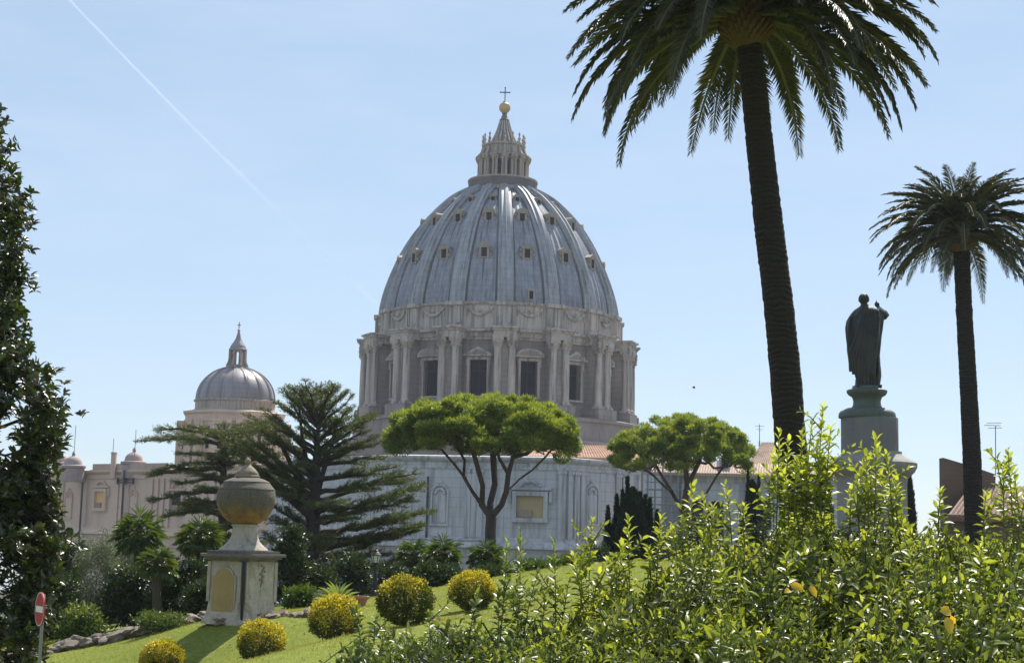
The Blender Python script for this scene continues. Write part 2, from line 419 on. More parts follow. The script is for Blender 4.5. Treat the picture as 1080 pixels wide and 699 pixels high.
# drum wall with real window openings
mb = MB()
for k in range(16):
    a = TH0 + STEP*(k+.5); h = STEP/2; hw = 1.75/RW
    for (u, v) in ((-h, -hw), (hw, h)): arc(mb, a+u, a+v, RW-1.6, RW, 22.0, 37.2)
    arc(mb, a-hw, a+hw, RW-1.6, RW, 22.0, 26.2, 2); arc(mb, a-hw, a+hw, RW-1.6, RW, 33.2, 37.2, 2)
mb.build('drum_wall', TRAVC, bas)
MB().lathe([(RW-1.9, 22), (RW-1.9, 37)], (CX, CY), 64).build('inner_drum', DARKG, bas)
mb = MB().lathe([(RW-1, 37.2), (RW+.35, 37.2), (RW+.35, 37.6), (RW+.6, 37.8), (RW+.6, 38.5), (RW+1.3, 38.8), (RW+1.3, 39.2), (RW-.5, 39.45)], (CX, CY), 128)
mb.build('drum_cornice', TRAV, bas, True)
# windows
for k in range(-5, 5):
    a = TH0 + STEP*(k+.5); m = MB()
    for s in (-1, 1): lbox(m, a, RW+.12, s*1.95, 29.7, .5, .65, 7.4)
    lbox(m, a, RW+.12, 0, 33.5, 4.9, .75, .55); lbox(m, a, RW+.15, 0, 26.0, 4.6, .8, .4)
    for s in (-1, 1): lbox(m, a, RW+.25, s*2.15, 32.7, .45, .7, 1.3)
    wn = m.build('window', TRAV, bas)
    m = MB(); M = rframe(a); o = Vector((CX, CY, 0))
    if k % 2:
        pr = [(-2.9, 33.85), (2.9, 33.85), (2.9, 34.15), (0, 35.75), (-2.9, 34.15)]; pi = [(-2.1, 34.15), (2.1, 34.15), (0, 35.2)]
    else:
        pr = [(-2.9, 33.85), (2.9, 33.85)] + [(2.9*math.cos(t), 34.1+1.5*math.sin(t)) for t in np.linspace(0, PI, 13)]
        pi = [(2.2*math.cos(t), 34.2+1.0*math.sin(t)) for t in np.linspace(0, PI, 13)]
    n = len(pr)
    vs = [o + M @ Vector((x, -(RW+d), z)) for d in (-.2, 1.15) for x, z in pr]
    m.add(vs, [tuple(range(n))[::-1], tuple(range(n, 2*n))] + [(i, (i+1) % n, (i+1) % n+n, i+n) for i in range(n)])
    m.build('pediment', TRAV, wn)
    m = MB(); n = len(pi); vs = [o + M @ Vector((x, -(RW+d), z)) for d in (1.0, 1.2) for x, z in pi]
    m.add(vs, [tuple(range(n))[::-1], tuple(range(n, 2*n))] + [(i, (i+1) % n, (i+1) % n+n, i+n) for i in range(n)])
    m.build('tympanum', TRAVC, wn)
    m = MB(); lbox(m, a, RW-1.1, 0, 29.7, 3.5, .1, 7.0)
    m.build('pane', DARKG, wn)
    m = MB(); lbox(m, a, RW-1.0, 0, 29.7, .12, .1, 7.0); lbox(m, a, RW-1.0, 0, 31.2, 3.5, .1, .12)
    m.build('glazing_bar', IRON, wn)
# sixteen buttresses, each a spur wall with a pair of columns
def column_mesh(a, tx, rc):
    m = MB(); M = rframe(a); c = Vector((CX, CY, 0)) + M @ Vector((tx, -rc, 0))
    m.box((c.x, c.y, zc0+.2), (1.9, 1.9, .4), M=M)
    r = .74
    m.lathe([(.95, zc0+.4), (1.0, zc0+.55), (.9, zc0+.75), (r+.04, zc0+.85), (r, zc0+1.2), (r, zc0+4), (r*.95, zc0+8), (r*.87, 35.0), (r*.9+.08, 35.05), (r*.9+.08, 35.2),
             (r*.9, 35.25), (r+.12, 35.7), (r+.32, 35.95), (r+.1, 36.0), (r+.28, 36.5), (r+.52, 36.85), (r+.3, 36.9)], c, 20)
    for sx in (-1, 1):
        for sy in (-1, 1): m.ball(c + M @ Vector((sx*.82, sy*.82, 0)) + Vector((0, 0, 36.75)), .3, 8)
    m.box((c.x, c.y, 37.05), (2.05, 2.05, .3), M=M)
    # acanthus leaves of the capital
    for q in range(8):
        t = q*PI/4 + a
        for (z, rr) in ((35.75, r+.2), (36.25, r+.25)):
            m.ball((c.x+rr*math.cos(t+(z > 36)*.4), c.y+rr*math.sin(t+(z > 36)*.4), z), .2, 6)
    return m
for k in KS:
    a = TH0 + STEP*k; m = MB()
    lbox(m, a, RW+1.35, 0, (22+37.2)/2, 3.3, 3.3, 37.2-22)
    lbox(m, a, RW+2.0, 0, zc0-1.4, 5.6, 5.2, 2.6)
    bt = m.build('buttress', TRAVC, bas)
    m = MB()
    lbox(m, a, RW+1.9, 0, 37.5, 4.9, 4.6, .55); lbox(m, a, RW+1.9, 0, 38.15, 4.6, 4.3, .75); lbox(m, a, RW+1.95, 0, 38.75, 5.1, 4.8, .45)
    lbox(m, a, RW+2.05, 0, 39.15, 5.7, 5.4, .35)
    m.build('entablature', TRAV, bt)
    for s in (-1, 1): column_mesh(a, s*1.38, RW+3.15).build('column', TRAV, bt, True)
# attic above the columns
MB().lathe([(RW-1, 39.4), (RW+.1, 39.42), (RW+.1, zA1-.9), (RW+.1, zA1-.7), (RW+.5, zA1-.55), (RW+.7, zA1-.15), (RW+.1, zA1), (RW-1.5, zA1+.2)], (CX, CY), 128).build('attic_wall', TRAV, bas, True)
for k in KS:
    a = TH0 + STEP*k; m = MB()
    lbox(m, a, RW+.35, 0, (39.4+zA1)/2, 3.2, 1.1, zA1-39.4-1.1); lbox(m, a, RW+.5, 0, 39.75, 3.6, 1.3, .6); lbox(m, a, RW+.65, 0, zA1-.45, 3.7, 1.5, .75)
    for s in (-1, 1): lbox(m, a, RW+.98, s*.95, (39.4+zA1)/2, .9, .22, zA1-41.3)
    m.build('attic_pier', TRAV, bas)
# garlands carved on the attic panels
for k in range(-5, 5):
    a = TH0 + STEP*(k+.5); M = rframe(a); m = MB()
    zt = zA1-1.5
    pts = []
    for i in range(15):
        u = -1 + 2*i/14; aa = a + u*2.15/RW
        pts.append(pol(aa, RW+.28, zt - 1.15*(1-u*u)))
    m.tube(pts, [.16+.22*(1-(-1+2*i/14)**2) for i in range(15)], 8)
    for s in (-1, 1):
        m.ball(pol(a+s*2.25/RW, RW+.3, zt+.1), .36, 8)
        m.tube([pol(a+s*2.35/RW, RW+.25, zt), pol(a+s*2.5/RW, RW+.25, zt-1.4)], [.17, .09], 6)
    m.ball(pol(a, RW+.3, zt-.25), .4, 10)
    m.build('garland', TRAV, bas, True)
# dome shell ----------------------------------------------------------------
prof_px = [(338, 124.5), (330, 124.3), (323, 122.8), (315, 121), (307, 118.5), (296, 114.6), (285, 110), (274, 104.8), (264, 99.2), (252, 91.5), (241, 82.8), (232, 74.6), (224, 66), (217, 56.5), (211, 46.5), (206, 36)]
prof = [((hw-3.2 if hw > 60 else hw-1.5)*PX, zz(y)) for y, hw in prof_px]
pr_r = np.array([p[0] for p in prof]); pr_z = np.array([p[1] for p in prof])
zs = np.linspace(pr_z[0], pr_z[-1], 44); rs_ = np.interp(zs, pr_z, pr_r)
for _ in range(2): rs_[1:-1] = (rs_[:-2]+2*rs_[1:-1]+rs_[2:])/4
def rdome(z): return float(np.interp(z, zs, rs_))
def nrm(z):
    d = (rdome(z+.4)-rdome(z-.4))/.8; n = Vector((1, 0, -d)).normalized(); return n   # (radial, -, z)
LEAD = lead_mat('lead_sheet', (.295, .30, .345), (.185, .19, .225), (.06, .048, .046), (0, 0), .68)
m = MB(); seg = 16*12; nz_ = len(zs); vs = []
for i in range(seg):
    a = TH0 + 2*PI*i/seg
    off = .26 if i % 12 in (3, 5, 7, 9) else 0
    for z, r in zip(zs, rs_): vs.append(pol(a, r+off*(.4+.6*r/25), z))
m.add(vs, [(i*nz_+k, ((i+1) % seg)*nz_+k, ((i+1) % seg)*nz_+k+1, i*nz_+k+1) for i in range(seg) for k in range(nz_-1)])
shell = m.build('dome', LEAD, bas)
def rib_mesh(a, wid, z_0, z_1, hgt, rf, zsA, pf, n=34, bev=.25, taper=.55):
    m = MB(); vs = []; Z = np.linspace(z_0, z_1, n); 
    for z in Z:
        r = rf(z); d = (rf(min(z+.3, z_1))-rf(max(z-.3, z_0)))/(min(z+.3, z_1)-max(z-.3, z_0)); nn = Vector((1, 0, -d)).normalized()
        w2 = wid/2*(taper+(1-taper)*(r/rf(z_0)))
        # stepped section: low outer moulding, raised middle band
        sec = [(-w2, -.15), (-w2, .45*hgt), (-w2*.62, .5*hgt), (-w2*.6, hgt), (-w2*.12, hgt*.95), (0, hgt*1.25), (w2*.12, hgt*.95), (w2*.6, hgt), (w2*.62, .5*hgt), (w2, .45*hgt), (w2, -.15)]
        for t, h in sec:
            vs.append(pf(a, r+nn.x*h, z+nn.z*h, t))
    q = 11
    m.add(vs, [(i*q+j, i*q+j+1, (i+1)*q+j+1, (i+1)*q+j) for i in range(n-1) for j in range(q-1)])
    m.add(vs[:q], [tuple(range(q))[::-1]]); return m
def pfm(a, r, z, t):
    return Vector((CX + r*math.sin(a) + t*math.cos(a), CY - r*math.cos(a) + t*math.sin(a), z))
LEADR = lead_mat('rib_lead', (.38, .385, .41), (.26, .265, .285), (.07, .055, .05), (0, 0), .55)
RIBSHADE = lead_mat('painted_rib_shade', (.055, .05, .055), (.085, .08, .09), (.03, .025, .025), (0, 0), .8)  # near-black lead colour that paints the shade lines beside the ribs
for k in range(-6, 7):
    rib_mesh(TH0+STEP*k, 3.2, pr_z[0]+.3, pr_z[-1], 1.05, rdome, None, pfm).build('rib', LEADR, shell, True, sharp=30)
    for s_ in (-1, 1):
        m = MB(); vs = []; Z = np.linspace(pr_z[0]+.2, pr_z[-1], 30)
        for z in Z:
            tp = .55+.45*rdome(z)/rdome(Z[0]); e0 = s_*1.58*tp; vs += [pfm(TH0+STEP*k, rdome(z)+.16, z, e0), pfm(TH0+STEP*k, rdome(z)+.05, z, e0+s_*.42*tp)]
        m.add(vs, [(2*i, 2*i+1, 2*i+3, 2*i+2) for i in range(29)]); m.build('rib_shade_strip', RIBSHADE, shell)  # thin strip of painted shade along each side of the rib
def zf(py):
    z = zz(py)
    for _ in range(6): z = at(526, py, 314-rdome(z)*.97).z
    return z
# dormers in three rings
DORM = stone('dormer_stone', (.37, .31, .245), (.26, .215, .17), (.10, .08, .06), 1, .6, .8)
def dormer(a, z, s, kind):
    m = MB(); r = rdome(z); M = rframe(a); n_ = nrm(z)
    def p(x, rad, h): return Vector((CX, CY, z+h)) + M @ Vector((x, -(r+rad), 0))
    def bx(x, rad, h, sx, sr, sz): m.box(p(x, rad, h), (sx, sr, sz), M=M)
    bk = 1.4*s
    for q in (-1, 1): bx(q*.72*s, -.1, 0, .42*s, bk, 1.7*s)
    bx(0, -.1, .95*s, 2.3*s, bk+.2, .28*s); bx(0, -.1, -.95*s, 2.1*s, bk+.1, .24*s)
    for q in (-1, 1): bx(q*1.15*s, .0, -.35*s, .34*s, bk*.8, .5*s); m.ball(p(q*1.2*s, .45*s, .55*s), .24*s, 8)
    if kind == 0:
        vs = [p(x, rad, h) for rad in (-1.0*s, .72*s) for x, h in ((-1.3*s, 1.08*s), (1.3*s, 1.08*s), (0, 1.75*s))]
        m.add(vs, [(0, 1, 2), (5, 4, 3), (0, 3, 4, 1), (1, 4, 5, 2), (2, 5, 3, 0)])
    else:
        ar = [(1.2*s*math.cos(t), 1.08*s+.75*s*math.sin(t)) for t in np.linspace(0, PI, 9)]; n = len(ar)
        vs = [p(x, rad, h) for rad in (-1.0*s, .72*s) for x, h in ar]
        m.add(vs, [tuple(range(n))[::-1], tuple(range(n, 2*n))] + [(i, (i+1) % n, (i+1) % n+n, i+n) for i in range(n)])
    d = m.build('dormer', DORM, bas)
    m = MB(); m.box(p(0, .1, 0), (1.15*s, 1.0*s, 1.66*s), M=M); m.build('opening', DARKG, d)
STAIN = lead_mat('stained_lead', (.085, .07, .065), (.13, .125, .135), (.03, .022, .02), (0, 0), .7)
def stain(a, z, wid, ln, sd):
    r_ = np.random.default_rng(sd); m = MB()
    for q in range(7):
        t0 = (r_.uniform(-.5, .5))*wid; w_ = r_.uniform(.10, .30)*wid*.5; l_ = ln*r_.uniform(.35, 1.0); n = 8; vs = []
        for i in range(n+1):
            u = i/n; zc_ = z-.7-l_*u; w2 = w_*(1-u)**.6*(.8+.2*math.sin(u*9+q)); r = rdome(zc_)+.05+.002*q
            vs += [pfm(a, r, zc_, t0-w2+.05*math.sin(q+u*4)), pfm(a, r, zc_, t0+w2+.05*math.sin(q+u*4))]
        m.add(vs, [(2*i, 2*i+1, 2*i+3, 2*i+2) for i in range(n)])
    return m
for k in range(-5, 5):
    a = TH0+STEP*(k+.5)
    for j, (py_, w_, l_) in enumerate(((267, 2.2, 5.0), (229.5, 2.2, 4.2))): stain(a, zf(py_), w_, l_, 50+k*3+j).build('rust_streaks', STAIN, shell)
    dormer(a, zf(267), 1.12, 0 if k % 2 == 0 else 1); dormer(a, zf(229.5), 1.05, 1); dormer(a, zf(210.5), .62, 1)
m = MB(); a = TH0+STEP*.5; lbox(m, a, rdome(zf(310)), .3, zf(310), 1.3, 1.0, 2.3); d_ = m.build('hatch', LANT, bas)
m = MB(); lbox(m, a, rdome(zf(310))+.3, .3, zf(310)-.1, .8, .6, 1.6); m.build('opening', DARKG, d_)
# lantern ---------------------------------------------------------------------
q = PX
def LZ(y): return zz(y)
lan = MB().lathe([(36*q, LZ(207.5)), (38*q, LZ(206.5)), (38.2*q, LZ(205)), (36.6*q, LZ(204.4)), (36.6*q, LZ(202.5)), (36.6*q, LZ(194)), (37.6*q, LZ(193.6)), (37.6*q, LZ(192)), (36*q, LZ(191.6)), (20*q, LZ(191.5)),
              (20*q, LZ(172.5)), (24*q, LZ(172)), (24*q, LZ(168)), (23*q, LZ(167.5)), (22*q, LZ(166.5)), (22*q, LZ(157)), (23.5*q, LZ(156.4)), (23.5*q, LZ(154.6)), (16*q, LZ(154.2))], (CX, CY), 64).build('lantern', LANT, bas, True)
SPI = stone('spire_lead', (.20, .165, .155), (.14, .12, .115), (.06, .045, .04), .8, .6, .8)
MB().lathe([(16*q, LZ(154.4)), (14.2*q, LZ(152)),
              (11.2*q, LZ(146)), (8.4*q, LZ(140)), (6.2*q, LZ(133)), (4.7*q, LZ(127.5)), (5.6*q, LZ(127)), (4.4*q, LZ(126)), (3*q, LZ(122.5)), (2.2*q, LZ(121)), (3*q, LZ(120)), (1.5*q, LZ(119.3))], (CX, CY), 64).build('spire', SPI, lan, True)
MB().lathe([(36.75*q, LZ(202.4)), (36.95*q, LZ(202.3)), (36.95*q, LZ(194.4)), (36.75*q, LZ(194.2))], (CX, CY), 64, caps=False).build('balcony_band', stone('dark_parapet', (.17, .14, .13), (.11, .095, .09), (.05, .04, .04), .6, .6, 1), lan, True)
for k in range(-6, 7):
    a = TH0 + STEP*k; m = MB()
    zb, zt = LZ(191.3), LZ(171.5)
    for s in (-1, 1):
        c = Vector((CX, CY, 0)) + rframe(a) @ Vector((s*.36, -26.2*q, 0))
        m.lathe([(.42, zb), (.42, zb+.25), (.3, zb+.35), (.27, zt-.55), (.32, zt-.5), (.46, zt-.05), (.46, zt)], c, 12)
    lbox(m, a, 22.8*q, 0, (zb+zt)/2, .75, 4.5*q*1.2, zt-zb)
    lbox(m, a, 25*q, 0, zt+.28, 1.55, 8.6*q, .5); lbox(m, a, 25.3*q, 0, zt+.66, 1.75, 9.4*q, .28)
    # scroll up to the attic
    m.tube([pol(a, 29*q, zt+.8), pol(a, 26*q, zt+1.1), pol(a, 23.6*q, zt+2.0), pol(a, 22.8*q, LZ(158))], [.3, .34, .28, .2], 8)
    m.build('column_pair', LANT, lan, True)
    m = MB(); c = pol(a, 22.3*q)
    m.lathe([(.32, LZ(154.8)), (.34, LZ(153.6)), (.16, LZ(153)), (.24, LZ(151)), (.34, LZ(149.5)), (.15, LZ(148)), (.12, LZ(146.5)), (.27, LZ(145.4)), (.05, LZ(143))], c, 10)
    m.build('finial', LANT, lan, True)
    ag = TH0 + STEP*(k+.5); m = MB(); lbox(m, ag, 20*q, 0, (zb+zt)/2, .8, .2, (zt-zb)*.82); m.build('opening', DARKG, lan)
    m = MB(); zl = np.linspace(LZ(152), LZ(128), 8); rr = np.interp(zl, [LZ(152), LZ(146), LZ(140), LZ(133), LZ(127.5)], [14.2*q, 11.2*q, 8.4*q, 6.2*q, 4.7*q])
    m.tube([pol(a, r_+.02, z) for r_, z in zip(rr, zl)], [.2, .19, .18, .17, .15, .14, .13, .12], 6); m.build('spire_rib', TRAV, lan, True)
zbL = LZ(113.7); 
MB().ball((CX, CY, zbL), 6.3*q, 24).build('ball', GOLD, bas, True)
m = MB(); m.lathe([(.3, zbL+6*q), (.42, zbL+6.8*q), (.12, zbL+7.6*q)], (CX, CY), 10); zt = LZ(92.5)
m.box((CX, CY, (zbL+7*q+zt)/2), (.2, .2, zt-zbL-7*q)); zx = LZ(97.5); m.box((CX, CY, zx), (2.0, .21, .2))
for p_ in ((-1, 0), (1, 0)): m.ball((CX+p_[0], CY, zx), .17, 8)
m.ball((CX, CY, zt), .17, 8); m.build('cross', IRON, bas)
# base of the drum: stepped ring, then the brick octagon ----------------------
MB().lathe([(31.2, 14), (31.2, 17.0), (31.9, 17.3), (31.9, 17.8), (30.2, 18.1), (29.6, 21.6), (30.1, 21.8), (30.1, 22.3), (29.6, 22.5), (24, 23.2)], (CX, CY), 128).build('drum_plinth', stone('plinth_stone', (.34, .27, .24), (.25, .19, .17), (.11, .08, .075), .2, .6, .3), bas, True)
MB().lathe([(33.2, 2), (33.2, 13.2), (34.2, 13.6), (34.2, 14.3), (31, 14.9)], (CX, CY), 8, a0=R(22.5+3)).build('octagon_base', BRICK, bas)

# body of the church: one wall, swept along its plan --------------------------
def P2(px, Y, py=520): p = at(px, py, Y); return (p.x, p.y)
def sweep(mb, pts, prof, closed=False):
    """prof: [(outward offset, z)]; pts run left to right as seen from the camera, outward = towards it"""
    n = len(pts); P = [Vector((p[0], p[1], 0)) for p in pts]; vs = []
    for i in range(n):
        d0 = (P[i]-P[i-1]).normalized() if i else None; d1 = (P[i+1]-P[i]).normalized() if i < n-1 else None
        if d0 is None: d0 = d1
        if d1 is None: d1 = d0
        n0 = Vector((d0.y, -d0.x, 0)); n1 = Vector((d1.y, -d1.x, 0)); b = (n0+n1); b = b.normalized()
        s = 1/max(b.dot(n0), .35)
        for o, z in prof: vs.append(P[i] + b*o*s + Vector((0, 0, z)))
    k = len(prof)
    mb.add(vs, [(i*k+j, (i+1)*k+j, (i+1)*k+j+1, i*k+j+1) for i in range(n-1) for j in range(k-1)]); return mb
ZT = 12.3; ZM = -1.4          # top of the attic, foot of the attic
apse = [P2(285, 292), P2(345, 266), P2(412, 251), P2(594, 246), P2(612, 249), P2(679, 258), P2(690, 300)]
nave = [P2(40, 372), P2(196, 338), P2(203, 318), P2(285, 300)]
def body(pts, mat, name, back):
    m = MB(); poly = list(pts)+back; m.prism(poly, -44, ZT-.3); return m.build(name, mat, bas)
body(apse, WHITE, 'apse_wall', [P2(690, 330), P2(285, 340)])
body(nave, CREAM, 'transept_wall', [P2(285, 400), P2(40, 420)])
def trim(pts, mat):
    m = MB(); sweep(m, pts, [(-1, ZT-1.9), (.25, ZT-1.9), (.3, ZT-1.5), (.05, ZT-1.45), (.05, ZT-.9), (.7, ZT-.5), (.95, ZT-.2), (.95, ZT+.1), (-1.5, ZT+.35)])
    m.build('top_cornice', mat, bas)
    m = MB(); sweep(m, pts, [(-.5, ZM+.7), (.3, ZM+.65), (.35, ZM+.1), (.9, ZM), (1.3, ZM-.5), (1.5, ZM-.9), (1.5, ZM-1.1), (.4, ZM-1.3), (.35, ZM-3.2), (.6, ZM-3.3), (.6, ZM-3.6), (-.5, ZM-3.8)])
    m.build('main_cornice', mat, bas)
trim(apse, WTRIM); trim(nave, CREAM)
def along(pts, px, Yg):
    """point and outward direction on the plan line seen at photograph column px"""
    best = None
    d = CM @ Vector(((px-540)/F, (349.5-525)/F, -1)); dx, dy = d.x, d.y
    for i in range(len(pts)-1):
        a = Vector(pts[i]); b = Vector(pts[i+1]); e = b-a
        den = dx*e.y - dy*e.x
        if abs(den) < 1e-9: continue
        u = -(dx*a.y - dy*a.x)/den
        if -.001 <= u <= 1.001:
            p = a+e*u; nrm_ = Vector((e.y, -e.x)).normalized()
            if best is None or p.y < best[0].y: best = (p, nrm_)
    return best
def wbox(m, pts, px, out, tx, z, sx, so, sz):
    p, n_ = along(pts, px, 0); ang = math.atan2(n_.x, -n_.y); M = Matrix.Rotation(ang, 3, 'Z')
    m.box(Vector((p.x, p.y, z)) + M @ Vector((tx, -out, 0)), (sx, so, sz), M=M)
def wball(m, pts, px, out, tx, z, r):
    p, n_ = along(pts, px, 0); ang = math.atan2(n_.x, -n_.y); M = Matrix.Rotation(ang, 3, 'Z')
    m.ball(Vector((p.x, p.y, z)) + M @ Vector((tx, -out, 0)), r, 8)
# pilaster strips of the attic and of the storey below
for pts, mat, cols in ((apse, WTRIM, (418, 424, 431, 494, 500, 506, 593, 600, 607, 614, 651, 658, 674)), (nave, CREAM, (66, 85, 91, 124, 129, 135, 160, 166, 172, 178, 226, 232))):
    for px in cols:
        m = MB(); wbox(m, pts, px, .15, 0, (ZT-1.9+ZM)/2+.3, 1.1, .6, ZT-1.9-ZM-.7); wbox(m, pts, px, .2, 0, ZT-2.3, 1.4, .8, .5)
        wbox(m, pts, px, .15, 0, -24, 1.6, .7, 39); m.build('pilaster', mat, bas)
# square attic windows
def attic_window(pts, px, zc, w, h, mat, fill):
    m = MB()
    for s in (-1, 1): wbox(m, pts, px, .3, s*(w/2+.35), zc, .7, 1.0, h+1.4)
    for s in (-1, 1): wbox(m, pts, px, .31, 0, zc+s*(h/2+.35), w, .98, .7)
    for s in (-1, 1): wbox(m, pts, px, .2, s*(w/2+1.15), zc+h/2-.2, .5, .7, 1.8)
    wbox(m, pts, px, .35, 0, zc+h/2+1.15, w+2.6, 1.0, .4)
    for i in range(9):
        u = -1+2*i/8; wball(m, pts, px, .45, u*1.6, zc+h/2+1.6+.75*(1-u*u), .3)
    wn = m.build('window', mat, bas)
    m = MB(); wbox(m, pts, px, -.25, 0, zc, w, .6, h); m.build('recess', fill, wn)
    m = MB(); wbox(m, pts, px, .2, -w*.18, zc-h/2+.7, w*.5, .3, 1.2); m.build('parapet', finish(newmat('parapet_stone'), (.30, .24, .16), .9), wn)  # low block in one even brown
OCH2 = stone('ochre_inner_wall', (.50, .38, .19), (.42, .31, .15), (.25, .2, .12), .4, .3, .3)
OCH3 = stone('orange_inner_wall', (.95, .55, .2), (.85, .48, .17), (.5, .3, .12), .4, .3, .3)
attic_window(apse, 559.5, zz(534.5, 248, 560), 4.5, 3.6, WTRIM, OCH2)
attic_window(nave, 107, zz(525, 350, 107)-.3, 3.6, 3.9, CREAM, OCH3)
attic_window(nave, 187.5, zz(530, 340, 187), 3.9, 3.6, CREAM, DARKG)
# blind niches with shell heads and scrolls
def niche(pts, px, mat, zc, s=1.0):
    m = MB()
    for q_ in (-1, 1): wbox(m, pts, px, .12, q_*1.35*s, zc-.6, .3, .5, 5.2*s)
    wbox(m, pts, px, .14, 0, zc-3.3*s, 3.2*s, .6, .35); wbox(m, pts, px, .04, 0, zc-.6, 2.2*s, .3, 4.6*s)
    for i in range(11):
        t = PI*i/10; wball(m, pts, px, .2, 1.35*s*math.cos(t), zc+2.0*s+1.25*s*math.sin(t), .28*s)
    for i in range(7):
        t = PI*i/6; wball(m, pts, px, .15, .75*s*math.cos(t), zc+1.9*s+.7*s*math.sin(t), .3*s)
    wball(m, pts, px, .2, 0, zc+3.7*s, .42*s); m.build('niche', mat, bas)
for px in (464, 624, 390, 330): niche(apse, px, WTRIM, zz(532, 250, px))
for px in (73, 141, 215, 252): niche(nave, px, CREAM, zz(531, 345, px))
m = MB(); wbox(m, apse, 452, .9, 0, -1.2, 6.5*3, .5, .25)
m.build('ledge', WTRIM, bas)
m = MB(); p_, n_ = along(apse, 451, 0); m.tube([Vector((p_.x, p_.y-.5, 9)), Vector((p_.x, p_.y-.5, -4))], .18, 8); m.build('drainpipe', IRON, bas)
for px in (88.5, 131.5):
    m = MB(); p_, n_ = along(nave, px, 0); m.tube([Vector((p_.x, p_.y-1.9, ZT)), Vector((p_.x, p_.y-1.9, -14))], .22, 8); m.build('drainpipe', IRON, bas)
m = MB()
for dy in (-.3, .3): wbox(m, nave, 135, 1.0, 0, zz(506.5, 345, 135)+dy, 6.2, .3, .25)
for dx in (-2.8, 0, 2.8): wbox(m, nave, 135, 1.0, dx, zz(506.5, 345, 135), .35, .5, 1.5)
m.build('wall_bracket', IRON, bas)
# terracotta roofs and low blocks over the apse ------------------------------
def tile_mat(name, a, b, sc_=1.0, dirt=(.12, .09, .07)):
    m = newmat(name)
    c = mixc(m, noise(m, 2.5/sc_, 4, .7), a, b); c = mixc(m, noise(m, 9/sc_, 3, .7, lo=.45, hi=.7), c, tuple(x*.55 for x in a)); c = mixc(m, noise(m, .35/sc_, 5, .6, lo=.5, hi=.75), c, dirt)
    return finish(m, c, .9, noise(m, 6/sc_, 3, lo=0, hi=1), .4, .05)
TERRA = tile_mat('terracotta_tiles', (.42, .22, .14), (.50, .31, .22))
TAN = tile_mat('tan_tiles', (.50, .37, .28), (.40, .28, .21), dirt=(.24, .17, .13))
def tiled_roof(m, A, B, Cc, D, n, r=.18):
    """rows of half-round tiles over the quad A-B (eave, left to right) and D-C (ridge)"""
    A, B, Cc, D = map(Vector, (A, B, Cc, D)); nn = (B-A).cross(D-A).normalized()
    if nn.z < 0: nn = -nn
    vs = []; seg = n*6
    for i in range(seg+1):
        u = i/seg; h = abs(math.sin(PI*n*u))*r
        vs += [A.lerp(B, u)+nn*h, D.lerp(Cc, u)+nn*h]
    m.add(vs, [(2*i, 2*i+2, 2*i+3, 2*i+1) for i in range(seg)])
    m.add([A-nn*.25, B-nn*.25, Cc-nn*.25, D-nn*.25], [(0, 3, 2, 1)])
    m.add([A-nn*.25, B-nn*.25, B+nn*r*.6, A+nn*r*.6], [(0, 1, 2, 3)])
    return m
m = MB(); tiled_roof(m, at(548, 481.5, 252), at(652, 484, 252), at(640, 470.5, 268), at(560, 469.5, 268), 34, .22); tiled_roof(m, at(652.2, 484, 252), at(690, 487, 265), at(662, 474, 276), at(640.2, 470.5, 268), 12, .22)
m.build('roof', TERRA, bas)
m = MB(); m.prism([P2(414, 262), P2(452, 258), P2(545, 258), P2(548, 285), P2(414, 285)], ZT-1, zz(470, 262)); 
m.build('roof_block', stone('block_plaster', (.30, .25, .22), (.24, .2, .18), (.12, .1, .09), .2, .4), bas)
m = MB(); sweep(m, [P2(412, 285), P2(413, 261), P2(452, 257), P2(546, 257)], [(-.5, zz(471, 262)), (.6, zz(470.4, 262)), (.6, zz(469, 262)), (-1, zz(467, 262)), (-4, zz(465.5, 262))]); m.build('block_roof', TERRA, bas)
c_ = at(604.5, 467, 262); MB().lathe([(1.6, c_.z-2.4), (1.6, c_.z-.4), (1.75, c_.z-.3), (1.7, c_.z), (1.35, c_.z+.8), (.8, c_.z+1.3), (.1, c_.z+1.5), (.1, c_.z+1.9)], (c_.x, c_.y), 20).build('cupola', LEAD, bas, True)
# the smaller chapel dome at the left ----------------------------------------
SC = at(247.5, 440, 330); sx, sy = SC.x, SC.y
sq = PX*330/314
def SZ(y): return at(247.5, y, 330).z
LEAD2 = lead_mat('lead_sheet_small', (.32, .28, .285), (.23, .205, .215), (.13, .08, .065), (sx-CX, sy-CY))
sp_ = [(423, 40.2), (419, 40.2), (413, 39.2), (407, 36.8), (401, 32.8), (396, 27.6), (392, 21.5), (389.5, 15), (388, 9)]
zs2 = np.array([SZ(y) for y, h in sp_]); rs2 = np.array([h*sq for y, h in sp_])
Z2 = np.linspace(zs2[0], zs2[-1], 24); R2 = np.interp(Z2, zs2, rs2); 
for _ in range(1): R2[1:-1] = (R2[:-2]+2*R2[1:-1]+R2[2:])/4
sdome = MB().lathe(list(zip(R2, Z2)), (sx, sy), 96).build('small_dome', LEAD2, bas, True)
def pfs(a, r, z, t): return Vector((sx + r*math.sin(a) + t*math.cos(a), sy - r*math.cos(a) + t*math.sin(a), z))
for k in range(-5, 6):
    rib_mesh(R(7)+R(22.5)*k, 1.1, Z2[0], Z2[-1], .22, lambda z: float(np.interp(z, Z2, R2)), None, pfs, 20).build('rib', LEAD2, sdome, True, sharp=30)
m = MB().lathe([(9.5*sq, SZ(389)), (10.5*sq, SZ(388)), (10.5*sq, SZ(386)), (6.3*sq, SZ(385)), (6.0*sq, SZ(384.5))], (sx, sy), 32)
slan = m.build('small_lantern', LANT, bas, True)
